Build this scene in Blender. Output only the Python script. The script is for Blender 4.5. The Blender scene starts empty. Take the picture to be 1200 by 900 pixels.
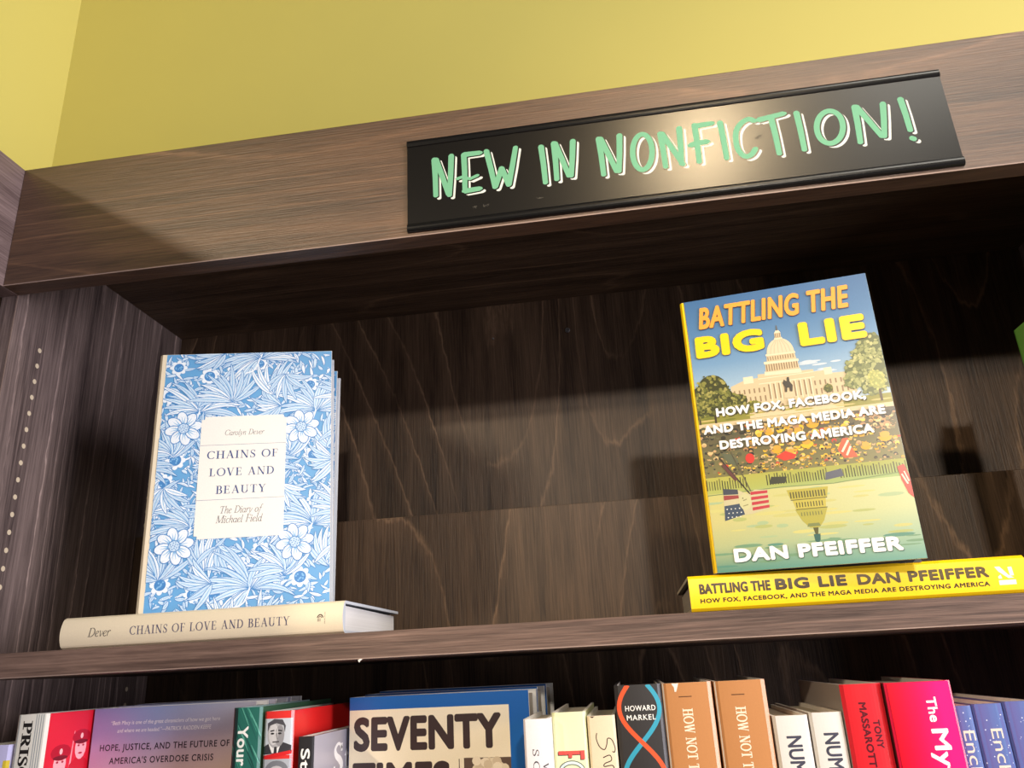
import bpy, math, random
from mathutils import Matrix, Vector

sc = bpy.context.scene
PI = math.pi

# ------------------------------------------------------------------ camera
cam = bpy.data.cameras.new('camera')
cam.sensor_fit = 'HORIZONTAL'; cam.sensor_width = 36.0
cam.lens = 919.13 / 1200 * 36.0
cam.clip_start = 0.01
camo = bpy.data.objects.new('camera', cam); sc.collection.objects.link(camo)
R_ = Vector((0.988246, 0.144701, -0.04932)); U_ = Vector((0.095228, -0.330296, 0.939061)); F_ = Vector((-0.119592, 0.93272, 0.340193))
m = Matrix((R_, U_, -F_)).transposed().to_4x4()
m.translation = Vector((0.4764, -0.65, -0.0339))
camo.matrix_world = m
sc.camera = camo

# ------------------------------------------------------------------ look
sc.view_settings.view_transform = 'Standard'
sc.view_settings.look = 'None'
sc.view_settings.exposure = 0.0
sc.view_settings.gamma = 1.0
sc.view_settings.use_curve_mapping = False

# ------------------------------------------------------------------ world and lights
w = bpy.data.worlds.new('world'); sc.world = w; w.use_nodes = True
bg = w.node_tree.nodes['Background']
bg.inputs[0].default_value = (0.93, 0.90, 0.95, 1); bg.inputs[1].default_value = 0.035

def aim(o, target):
    d = Vector(target) - o.location
    o.rotation_euler = d.to_track_quat('-Z', 'Y').to_euler()

def spot(name, loc, target, energy, color, radius, angle, blend=0.6):
    l = bpy.data.lights.new(name, 'SPOT'); l.energy = energy; l.color = color
    l.shadow_soft_size = radius; l.spot_size = math.radians(angle); l.spot_blend = blend
    o = bpy.data.objects.new(name, l); sc.collection.objects.link(o); o.location = loc; aim(o, target); return o

def area(name, loc, target, energy, color, sx, sy):
    l = bpy.data.lights.new(name, 'AREA'); l.shape = 'RECTANGLE'; l.size = sx; l.size_y = sy; l.energy = energy; l.color = color
    o = bpy.data.objects.new(name, l); sc.collection.objects.link(o); o.location = loc; aim(o, target); return o

WARM = (1.0, 0.75, 0.44)
spot('ceiling_spot_light', (0.86, -1.62, 1.54), (0.95, 0.0, 0.24), 62, WARM, 0.06, 54, 0.9)
spot('far_spot_light', (-1.10, -2.82, 1.09), (0.42, 0.0, -0.10), 185, (1.0, 0.82, 0.58), 0.05, 27, 0.6)
spot('front_spot_light', (1.12, -3.1, 0.98), (0.60, 0.0, -0.12), 178, (1.0, 0.88, 0.72), 0.075, 26, 0.6)
area('window_daylight', (3.2, -1.45, 0.1), (-0.1, -0.1, 0.15), 135, (0.95, 0.92, 1.0), 1.2, 2.4)
area('wall_fill_light', (1.9, -1.5, 2.3), (-0.2, 0.2, 0.9), 31, (1.0, 0.95, 0.84), 1.4, 1.0)  # unseen fill lamp, added to brighten the walls

# ------------------------------------------------------------------ helpers
def lin(c):
    return tuple(((x / 255) / 12.92 if x / 255 <= 0.04045 else ((x / 255 + 0.055) / 1.055) ** 2.4) for x in c[:3])

class MB:
    """collects faces with a colour per face (or per corner) and a material slot"""
    def __init__(s): s.v = []; s.f = []; s.c = []; s.m = []
    def face(s, pts, col=(200, 200, 200), slot=0):
        i = len(s.v); s.v.extend(tuple(p) for p in pts); s.f.append(tuple(range(i, i + len(pts)))); s.c.append(col); s.m.append(slot)
    def box(s, a, b, col=(200, 200, 200), slot=0):
        x0, y0, z0 = a; x1, y1, z1 = b
        P = [(x0,y0,z0),(x1,y0,z0),(x1,y1,z0),(x0,y1,z0),(x0,y0,z1),(x1,y0,z1),(x1,y1,z1),(x0,y1,z1)]
        for q in ((0,3,2,1),(4,5,6,7),(0,1,5,4),(1,2,6,5),(2,3,7,6),(3,0,4,7)): s.face([P[k] for k in q], col, slot)
    def build(s, name, mats, parent=None, bevel=0.0, loc=None, weld=False):
        me = bpy.data.meshes.new(name); me.from_pydata(s.v, [], s.f); me.update()
        if not isinstance(mats, (list, tuple)): mats = [mats]
        for mt in mats: me.materials.append(mt)
        me.polygons.foreach_set('material_index', s.m)
        at = me.color_attributes.new('print', 'FLOAT_COLOR', 'CORNER')
        flat = []
        for f, c in zip(s.f, s.c):
            if isinstance(c[0], (tuple, list)):
                for k in range(len(f)): flat.extend(lin(c[k])); flat.append(1.0)
            else:
                l = lin(c)
                for k in range(len(f)): flat.extend(l); flat.append(1.0)
        at.data.foreach_set('color', flat)
        o = bpy.data.objects.new(name, me); sc.collection.objects.link(o)
        if parent: o.parent = parent
        if loc: o.location = loc
        if bevel or weld:
            wm = o.modifiers.new('weld', 'WELD'); wm.merge_threshold = 1e-5
        if bevel:
            bm = o.modifiers.new('bevel', 'BEVEL'); bm.width = bevel; bm.segments = 2; bm.limit_method = 'ANGLE'; bm.angle_limit = math.radians(40)
        return o

def empty(name, mat, label=None, cat=None, group=None):
    o = bpy.data.objects.new(name, None); o.empty_display_size = 0.02; sc.collection.objects.link(o)
    o.matrix_world = mat if isinstance(mat, Matrix) else Matrix.Translation(mat)
    if label: o['label'] = label
    if cat: o['category'] = cat
    if group: o['group'] = group
    return o

# ------------------------------------------------------------------ materials
def newmat(name):
    mt = bpy.data.materials.new(name); mt.use_nodes = True
    nt = mt.node_tree; return mt, nt, nt.nodes, nt.links, nt.nodes['Principled BSDF']

def printed(name, rough, coat=0.0, spec=0.5, grain=0.05):
    mt, nt, N, L, b = newmat(name)
    a = N.new('ShaderNodeAttribute'); a.attribute_name = 'print'
    no = N.new('ShaderNodeTexNoise'); no.inputs['Scale'].default_value = 900; no.inputs['Detail'].default_value = 2
    tc = N.new('ShaderNodeTexCoord'); L.new(tc.outputs['Object'], no.inputs['Vector'])
    mr = N.new('ShaderNodeMapRange'); mr.inputs['To Min'].default_value = 1 - grain; mr.inputs['To Max'].default_value = 1 + grain
    L.new(no.outputs['Fac'], mr.inputs['Value'])
    mx = N.new('ShaderNodeVectorMath'); mx.operation = 'SCALE'
    L.new(a.outputs['Color'], mx.inputs[0]); L.new(mr.outputs['Result'], mx.inputs['Scale'])
    L.new(mx.outputs['Vector'], b.inputs['Base Color'])
    b.inputs['Roughness'].default_value = rough; b.inputs['Specular IOR Level'].default_value = spec
    b.inputs['Coat Weight'].default_value = coat; b.inputs['Coat Roughness'].default_value = 0.2
    return mt

def math_node(N, L, op, a, b=None):
    n = N.new('ShaderNodeMath'); n.operation = op
    for i, x in enumerate((a, b)):
        if x is None: continue
        if isinstance(x, (int, float)): n.inputs[i].default_value = x
        else: L.new(x, n.inputs[i])
    return n.outputs[0]

def wood(name, along, dark, light, seed=0.0, lines=9.0, across_scale=5.0, along_scale=0.9, line_amt=0.55, rough=0.42, bump=0.25, spec=0.35):
    """dark laminate: cathedral contour lines of a stretched noise field plus fine fibres"""
    mt, nt, N, L, b = newmat(name)
    g = N.new('ShaderNodeNewGeometry'); sp = N.new('ShaderNodeSeparateXYZ'); L.new(g.outputs['Position'], sp.inputs[0])
    def coords(sa, sl, off):
        cb = N.new('ShaderNodeCombineXYZ')
        for ax in 'XYZ':
            s = sl if ax == along else sa
            L.new(math_node(N, L, 'ADD', math_node(N, L, 'MULTIPLY', sp.outputs[ax], s), off + seed), cb.inputs[ax])
        return cb.outputs[0]
    n1 = N.new('ShaderNodeTexNoise'); n1.inputs['Scale'].default_value = 1; n1.inputs['Detail'].default_value = 1.2; n1.inputs['Roughness'].default_value = 0.35
    L.new(coords(across_scale, along_scale, 1.7), n1.inputs['Vector'])
    wob = N.new('ShaderNodeTexNoise'); wob.inputs['Scale'].default_value = 1; wob.inputs['Detail'].default_value = 3
    L.new(coords(160, 40, 5.1), wob.inputs['Vector'])
    f = math_node(N, L, 'ADD', n1.outputs['Fac'], math_node(N, L, 'MULTIPLY', math_node(N, L, 'SUBTRACT', wob.outputs['Fac'], 0.5), 0.014))
    fr = math_node(N, L, 'FRACT', math_node(N, L, 'MULTIPLY', f, lines))
    ramp = N.new('ShaderNodeValToRGB'); r = ramp.color_ramp
    r.elements[0].position = 0.0; r.elements[0].color = (0, 0, 0, 1)
    r.elements[1].position = 1.0; r.elements[1].color = (0, 0, 0, 1)
    for p, v in ((0.70, 0.02), (0.90, 0.22), (0.945, 1.0), (0.975, 0.3)):
        e = r.elements.new(p); e.color = (v, v, v, 1)
    L.new(fr, ramp.inputs[0])
    br = N.new('ShaderNodeTexNoise'); br.inputs['Scale'].default_value = 1; br.inputs['Detail'].default_value = 2
    L.new(coords(14, 2.5, 9.3), br.inputs['Vector'])
    brk = N.new('ShaderNodeMapRange'); brk.inputs['From Min'].default_value = 0.30; brk.inputs['From Max'].default_value = 0.66
    L.new(br.outputs['Fac'], brk.inputs['Value'])
    line = math_node(N, L, 'MULTIPLY', math_node(N, L, 'MULTIPLY', ramp.outputs[0], brk.outputs[0]), line_amt)
    fib = N.new('ShaderNodeTexNoise'); fib.inputs['Scale'].default_value = 1; fib.inputs['Detail'].default_value = 4; fib.inputs['Roughness'].default_value = 0.65
    L.new(coords(520, 16, 3.3), fib.inputs['Vector'])
    fm = N.new('ShaderNodeMapRange'); fm.inputs['From Min'].default_value = 0.36; fm.inputs['From Max'].default_value = 0.72
    L.new(fib.outputs['Fac'], fm.inputs['Value'])
    med = N.new('ShaderNodeTexNoise'); med.inputs['Scale'].default_value = 1; med.inputs['Detail'].default_value = 3
    L.new(coords(45, 2.2, 7.7), med.inputs['Vector'])
    mm = N.new('ShaderNodeMapRange'); mm.inputs['From Min'].default_value = 0.3; mm.inputs['From Max'].default_value = 0.7
    L.new(med.outputs['Fac'], mm.inputs['Value'])
    tot = math_node(N, L, 'ADD', line, math_node(N, L, 'ADD', math_node(N, L, 'MULTIPLY', fm.outputs[0], 0.30), math_node(N, L, 'MULTIPLY', mm.outputs[0], 0.28)))
    cr = N.new('ShaderNodeMix'); cr.data_type = 'RGBA'
    cr.inputs[6].default_value = (*lin(dark), 1); cr.inputs[7].default_value = (*lin(light), 1)
    L.new(tot, cr.inputs[0]); L.new(cr.outputs[2], b.inputs['Base Color'])
    b.inputs['Roughness'].default_value = rough; b.inputs['Specular IOR Level'].default_value = spec
    bp = N.new('ShaderNodeBump'); bp.inputs['Strength'].default_value = bump; bp.inputs['Distance'].default_value = 0.0008
    L.new(fm.outputs[0], bp.inputs['Height']); L.new(bp.outputs[0], b.inputs['Normal'])
    return mt

def plain(name, col, rough, spec=0.5, bump=0.0, bscale=300, vary=0.04, vscale=6, metallic=0.0):
    mt, nt, N, L, b = newmat(name)
    g = N.new('ShaderNodeNewGeometry')
    no = N.new('ShaderNodeTexNoise'); no.inputs['Scale'].default_value = vscale; no.inputs['Detail'].default_value = 3
    L.new(g.outputs['Position'], no.inputs['Vector'])
    mx = N.new('ShaderNodeMix'); mx.data_type = 'RGBA'; c = lin(col)
    mx.inputs[6].default_value = (*[x * (1 - vary) for x in c], 1); mx.inputs[7].default_value = (*[x * (1 + vary) for x in c], 1)
    L.new(no.outputs['Fac'], mx.inputs[0]); L.new(mx.outputs[2], b.inputs['Base Color'])
    b.inputs['Roughness'].default_value = rough; b.inputs['Specular IOR Level'].default_value = spec; b.inputs['Metallic'].default_value = metallic
    if bump:
        n2 = N.new('ShaderNodeTexNoise'); n2.inputs['Scale'].default_value = bscale; n2.inputs['Detail'].default_value = 2
        L.new(g.outputs['Position'], n2.inputs['Vector'])
        bp = N.new('ShaderNodeBump'); bp.inputs['Strength'].default_value = bump; bp.inputs['Distance'].default_value = 0.001
        L.new(n2.outputs['Fac'], bp.inputs['Height']); L.new(bp.outputs[0], b.inputs['Normal'])
    return mt

def pages_mat(name, col, col2):
    mt, nt, N, L, b = newmat(name)
    tc = N.new('ShaderNodeTexCoord'); mp = N.new('ShaderNodeMapping'); mp.inputs['Scale'].default_value = (2600, 6, 6)
    L.new(tc.outputs['Object'], mp.inputs['Vector'])
    no = N.new('ShaderNodeTexNoise'); no.inputs['Scale'].default_value = 1; no.inputs['Detail'].default_value = 2
    L.new(mp.outputs[0], no.inputs['Vector'])
    mx = N.new('ShaderNodeMix'); mx.data_type = 'RGBA'
    mx.inputs[6].default_value = (*lin(col2), 1); mx.inputs[7].default_value = (*lin(col), 1)
    L.new(no.outputs['Fac'], mx.inputs[0]); L.new(mx.outputs[2], b.inputs['Base Color'])
    b.inputs['Roughness'].default_value = 0.8
    return mt

W_FASCIA = wood('laminate_along_x', 'X', (42, 27, 21), (142, 104, 76), 0.0, 9, 9.0, 1.1, 0.5, rough=0.44, spec=0.85)
W_SHELF = wood('shelf_edge_laminate', 'X', (60, 46, 42), (166, 136, 122), 3.0, 8, 14.0, 1.0, 0.25, rough=0.5)
W_SIDE = wood('side_laminate_lit', 'Z', (46, 36, 36), (184, 160, 152), 11.2, 24, 6.0, 0.5, 0.95, rough=0.45)  # same laminate as the fascia; cool light put in as a paler, greyer colour
W_BACK = wood('back_laminate_shaded', 'Z', (33, 22, 16), (126, 100, 78), 23.7, 15, 4.6, 0.9, 0.95, rough=0.45)  # same laminate; shade inside the case put in as a darker colour
W_INNER = wood('inner_top_laminate_shaded', 'X', (33, 22, 16), (126, 100, 78), 5.0, 9, 9.0, 1.1, 0.4, rough=0.5)  # interior shade is in this colour too, matching the back panel
W_LEFT = wood('neighbour_laminate_lit', 'Y', (72, 56, 54), (172, 148, 144), 17.0, 9, 8.0, 1.1, 0.45, rough=0.5)  # same laminate; cool light on this face is mixed into the colour
YELLOW = plain('yellow_wall_paint', (210, 197, 108), 0.65, 0.3, 0.05, 500, 0.02)
FLOORM = wood('floor_boards', 'Y', (92, 72, 54), (150, 122, 94), 31.0, 6, 5, 0.6, 0.3)
BLACKP = plain('black_plastic_channel', (14, 14, 15), 0.24, 0.5, 0.06, 200, 0.1, 40)
EDGE = plain('pale_banding_and_highlight', (150, 128, 118), 0.5)
P_SATIN = printed('satin_jacket_print', 0.42)
P_GLOSS = printed('glossy_jacket_print', 0.30, 0.15)
P_MATT = printed('matt_jacket_print', 0.6)
P_SIGN = printed('painted_sign_face', 0.27, 0.0, 0.55, 0.03)
P_PAINT = printed('matt_sign_paint', 0.55, 0.0, 0.3)
PAGES = pages_mat('page_edges', (236, 228, 210), (186, 174, 152))
PAGES_W = pages_mat('white_page_edges', (240, 238, 234), (206, 202, 196))
PAGES_G = pages_mat('grey_page_edges', (190, 180, 165), (140, 130, 116))
RAW = plain('raw_particle_board', (206, 188, 160), 0.85)
METAL = plain('dull_metal', (120, 118, 118), 0.35, 0.5, metallic=0.8)

# ------------------------------------------------------------------ flat art and lettering
_cache = {}
def bfont(body, offset=0.0, space=1.0):
    """triangles of a line of the built-in sans face, box normalised to width 1, height 1, and its weight"""
    key = (body, space)
    if key not in _cache:
        c = bpy.data.curves.new('t', 'FONT'); c.body = body; c.space_character = space + offset * 1.2; c.resolution_u = 4
        o = bpy.data.objects.new('t', c); sc.collection.objects.link(o)
        dg = bpy.context.evaluated_depsgraph_get(); e = o.evaluated_get(dg); me = e.to_mesh()
        V = [(v.co.x, v.co.y) for v in me.vertices]
        T = [[V[i] for i in p.vertices] for p in me.polygons]
        e.to_mesh_clear(); bpy.data.objects.remove(o); bpy.data.curves.remove(c)
        xs = [p[0] for t in T for p in t]
        x0, x1 = min(xs), max(xs)
        _cache[key] = [[((x - x0) / (x1 - x0), y / 0.729) for x, y in t] for t in T]
    return (_cache[key], offset * 1.1)

def ribbon(pts, width):
    """quads of a stroke; width is a number or one per point"""
    n = len(pts); W = width if isinstance(width, (list, tuple)) else [width] * n
    Lf = []; Rt = []
    for i, (x, y) in enumerate(pts):
        a = pts[max(i - 1, 0)]; b = pts[min(i + 1, n - 1)]
        dx, dy = b[0] - a[0], b[1] - a[1]; d = math.hypot(dx, dy) or 1
        nx, ny = -dy / d, dx / d; k = W[i] / 2
        Lf.append((x + nx * k, y + ny * k)); Rt.append((x - nx * k, y - ny * k))
    return [[Rt[i], Rt[i + 1], Lf[i + 1], Lf[i]] for i in range(n - 1)]

def arc(cx, cy, rx, ry, a0, a1, n=14):
    return [(cx + rx * math.cos(math.radians(a0 + (a1 - a0) * i / n)), cy + ry * math.sin(math.radians(a0 + (a1 - a0) * i / n))) for i in range(n + 1)]

def smooth(pts, n=6):
    out = []
    P = [pts[0]] + list(pts) + [pts[-1]]
    for i in range(1, len(P) - 2):
        for k in range(n):
            t = k / n
            out.append(tuple(0.5 * (2 * P[i][j] + (P[i + 1][j] - P[i - 1][j]) * t + (2 * P[i - 1][j] - 5 * P[i][j] + 4 * P[i + 1][j] - P[i + 2][j]) * t * t
                        + (3 * P[i][j] - P[i - 1][j] - 3 * P[i + 1][j] + P[i + 2][j]) * t ** 3) for j in (0, 1)))
    out.append(tuple(pts[-1])); return out

def serif_glyph(ch, T, t):
    """roman letter drawn with thick and thin strokes and slab ends; cap height 1; returns quads, advance"""
    Q = []; s = max(t * 0.8, 0.045); e = 0.09 + T * 0.35
    def bar(x0, x1, y): Q.append([(x0, y - s / 2), (x1, y - s / 2), (x1, y + s / 2), (x0, y + s / 2)])
    def stem(x, y0, y1, w, f0=True, f1=True):
        Q.extend(ribbon([(x, y0), (x, y1)], w))
        if f0: bar(x - w / 2 - e * 0.8, x + w / 2 + e * 0.8, y0 + s / 2)
        if f1: bar(x - w / 2 - e * 0.8, x + w / 2 + e * 0.8, y1 - s / 2)
    def hor(x0, x1, y, tick=0):
        bar(x0, x1, y)
        if tick: Q.extend(ribbon([(x1 - s / 2, y - s / 2 if tick > 0 else y + s / 2), (x1, y - 0.16 * tick)], [s, s * 1.6]))
    def bowl(cx, cy, rx, ry, a0, a1, n=16):
        p = arc(cx, cy, rx, ry, a0, a1, n)
        wd = [t + (T - t) * abs(math.cos(math.radians(a0 + (a1 - a0) * i / n))) ** 1.4 for i in range(n + 1)]
        Q.extend(ribbon(p, wd))
    def diag(a, b, wd): Q.extend(ribbon([a, b], wd))
    w = 0.7
    if ch == 'C': bowl(0.42, 0.5, 0.36, 0.48, 42, 318, 22); Q.extend(ribbon([(0.70, 0.70), (0.71, 0.95)], [t, s])); w = 0.76
    elif ch == 'H': stem(0.16, 0, 1, T); stem(0.68, 0, 1, T); bar(0.16, 0.68, 0.52); w = 0.84
    elif ch == 'A': diag((0.1, 0), (0.40, 1.0), t); diag((0.38, 1.02), (0.68, 0), T); bar(0.2, 0.58, 0.34); bar(0.0, 0.24, s / 2); bar(0.54, 0.82, s / 2); w = 0.80
    elif ch == 'I': stem(0.17, 0, 1, T); w = 0.34
    elif ch == 'N': stem(0.15, 0, 1, t); stem(0.72, 0, 1, t, False, True); diag((0.14, 1.0), (0.71, 0.0), T); w = 0.86
    elif ch == 'S':
        p = smooth([(0.46, 0.80), (0.36, 0.95), (0.22, 0.97), (0.08, 0.82), (0.14, 0.62), (0.34, 0.46), (0.46, 0.28), (0.40, 0.08), (0.24, 0.02), (0.12, 0.06), (0.04, 0.22)], 4)
        n = len(p); Q.extend(ribbon(p, [t + (T * 1.05 - t) * math.exp(-((i / n - 0.5) / 0.16) ** 2) for i in range(n)]))
        Q.extend(ribbon([(0.46, 0.72), (0.47, 0.98)], [t, s])); Q.extend(ribbon([(0.04, 0.0), (0.05, 0.28)], [s, t])); w = 0.54
    elif ch == 'O': bowl(0.44, 0.5, 0.38, 0.48, 0, 360, 28); w = 0.90
    elif ch == 'F': stem(0.16, 0, 1, T); hor(0.16, 0.56, 1 - s / 2, 1.2); bar(0.16, 0.46, 0.52); Q.append([(0.44, 0.40), (0.48, 0.40), (0.48, 0.64), (0.44, 0.64)]); w = 0.60
    elif ch == 'L': stem(0.16, 0, 1, T); hor(0.16, 0.58, s / 2, -1.4); w = 0.64
    elif ch == 'V': diag((0.1, 1), (0.40, 0), T); diag((0.38, 0), (0.66, 1), t); bar(-0.02, 0.26, 1 - s / 2); bar(0.54, 0.78, 1 - s / 2); w = 0.78
    elif ch == 'E': stem(0.16, 0, 1, T); hor(0.16, 0.56, 1 - s / 2, 1.2); bar(0.16, 0.46, 0.52); Q.append([(0.44, 0.40), (0.48, 0.40), (0.48, 0.64), (0.44, 0.64)]); hor(0.16, 0.60, s / 2, -1.3); w = 0.66
    elif ch == 'D': stem(0.16, 0, 1, T); bowl(0.30, 0.5, 0.42, 0.48, -90, 90); bar(0.16, 0.32, 1 - s / 2); bar(0.16, 0.32, s / 2); w = 0.80
    elif ch == 'B': stem(0.16, 0, 1, T); bowl(0.32, 0.75, 0.20, 0.23, -90, 90); bowl(0.32, 0.27, 0.26, 0.25, -90, 90); bar(0.16, 0.33, 1 - s / 2); bar(0.16, 0.33, 0.52); bar(0.16, 0.33, s / 2); w = 0.66
    elif ch == 'P': stem(0.16, 0, 1, T); bowl(0.32, 0.74, 0.24, 0.24, -90, 90); bar(0.16, 0.33, 1 - s / 2); bar(0.16, 0.33, 0.50); w = 0.62
    elif ch == 'R': stem(0.16, 0, 1, T); bowl(0.32, 0.76, 0.22, 0.22, -90, 90); bar(0.16, 0.33, 1 - s / 2); bar(0.16, 0.33, 0.53); diag((0.34, 0.52), (0.62, 0.02), T); bar(0.54, 0.76, s / 2); w = 0.74
    elif ch == 'U': stem(0.16, 0.3, 1, T, False); stem(0.66, 0.3, 1, t, False); bowl(0.41, 0.32, 0.25, 0.30, 180, 360); w = 0.82
    elif ch == 'T': stem(0.36, 0, 1, T, True, False); bar(0.04, 0.68, 1 - s / 2); Q.extend(ribbon([(0.05, 1), (0.04, 0.78)], [s, t])); Q.extend(ribbon([(0.67, 1), (0.68, 0.78)], [s, t])); w = 0.72
    elif ch == 'Y': diag((0.1, 1), (0.38, 0.46), T); diag((0.66, 1), (0.38, 0.46), t); stem(0.38, 0, 0.48, T, True, False); bar(-0.02, 0.24, 1 - s / 2); bar(0.54, 0.78, 1 - s / 2); w = 0.76
    elif ch == 'W': diag((0.08, 1), (0.32, 0), T); diag((0.30, 0), (0.52, 1), t); diag((0.50, 1), (0.74, 0), T); diag((0.72, 0), (0.94, 1), t); bar(-0.02, 0.22, 1 - s / 2); bar(0.42, 0.62, 1 - s / 2); bar(0.84, 1.04, 1 - s / 2); w = 1.06
    elif ch == 'M': stem(0.14, 0, 1, t); stem(0.86, 0, 1, T); diag((0.13, 1), (0.49, 0.04), T); diag((0.48, 0.04), (0.85, 1), t); w = 1.02
    # lower case, x height 0.62
    elif ch in 'adoe':
        if ch == 'a': bowl(0.22, 0.30, 0.19, 0.29, 40, 330); Q.extend(ribbon(smooth([(0.42, 0.6), (0.40, 0.12), (0.45, 0.01), (0.54, 0.08)]), t * 1.3)); w = 0.52
        if ch == 'd': bowl(0.22, 0.30, 0.19, 0.29, 20, 340); Q.extend(ribbon(smooth([(0.42, 1.04), (0.41, 0.12), (0.46, 0.01), (0.54, 0.08)]), t * 1.4)); w = 0.52
        if ch == 'o': bowl(0.24, 0.30, 0.21, 0.30, 0, 360, 20); w = 0.50
        if ch == 'e': bowl(0.23, 0.30, 0.19, 0.30, 40, 320); Q.extend(ribbon([(0.06, 0.27), (0.24, 0.32), (0.38, 0.50)], t)); w = 0.42
    elif ch == 'c': bowl(0.23, 0.30, 0.19, 0.30, 50, 315); w = 0.40
    elif ch == 'r': Q.extend(ribbon([(0.08, 0), (0.08, 0.60)], T * 0.8)); Q.extend(ribbon(smooth([(0.09, 0.34), (0.2, 0.56), (0.32, 0.6), (0.36, 0.52)]), t * 1.4)); w = 0.36
    elif ch == 'l': Q.extend(ribbon(smooth([(0.12, 1.04), (0.10, 0.12), (0.15, 0.0), (0.24, 0.08)]), T * 0.8)); w = 0.26
    elif ch == 'y': Q.extend(ribbon(smooth([(0.02, 0.58), (0.10, 0.6), (0.14, 0.3), (0.22, 0.02)]), T * 0.75)); Q.extend(ribbon(smooth([(0.44, 0.60), (0.36, 0.3), (0.2, -0.1), (0.04, -0.28), (-0.06, -0.24)]), t)); w = 0.46
    elif ch == 'v': Q.extend(ribbon(smooth([(0.02, 0.58), (0.10, 0.6), (0.14, 0.3), (0.18, 0.0)]), T * 0.75)); Q.extend(ribbon(smooth([(0.18, 0.0), (0.36, 0.3), (0.38, 0.6)]), t)); w = 0.44
    elif ch == 'n': Q.extend(ribbon([(0.08, 0), (0.08, 0.6)], T * 0.8)); Q.extend(ribbon(smooth([(0.09, 0.34), (0.24, 0.58), (0.38, 0.56), (0.38, 0.12), (0.43, 0.0), (0.5, 0.08)]), t * 1.3)); w = 0.50
    elif ch == 'h': Q.extend(ribbon([(0.08, 0), (0.08, 1.04)], T * 0.8)); Q.extend(ribbon(smooth([(0.09, 0.34), (0.24, 0.58), (0.38, 0.56), (0.36, 0.12), (0.41, 0.0), (0.48, 0.08)]), t * 1.3)); w = 0.50
    elif ch == 'i': Q.extend(ribbon(smooth([(0.02, 0.52), (0.1, 0.6), (0.09, 0.12), (0.14, 0.0), (0.22, 0.08)]), T * 0.8)); Q.append([(0.06, 0.78), (0.17, 0.78), (0.17, 0.9), (0.06, 0.9)]); w = 0.25
    elif ch == 'f': Q.extend(ribbon(smooth([(0.44, 0.98), (0.36, 1.04), (0.26, 0.9), (0.18, 0.3), (0.08, -0.2), (-0.04, -0.26)]), T * 0.7)); bar(0.04, 0.38, 0.58); w = 0.32
    elif ch == ' ': w = 0.34
    return Q, w

def serif_line(body, T=0.15, t=0.06, space=0.05, shear=0.0):
    Q = []; x = 0
    for ch in body:
        q, w = serif_glyph(ch, T, t)
        Q.extend([[(x + a + shear * b, b) for a, b in f] for f in q]); x += w + space
    x -= space
    return [[(a / x, b) for a, b in f] for f in Q]

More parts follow.
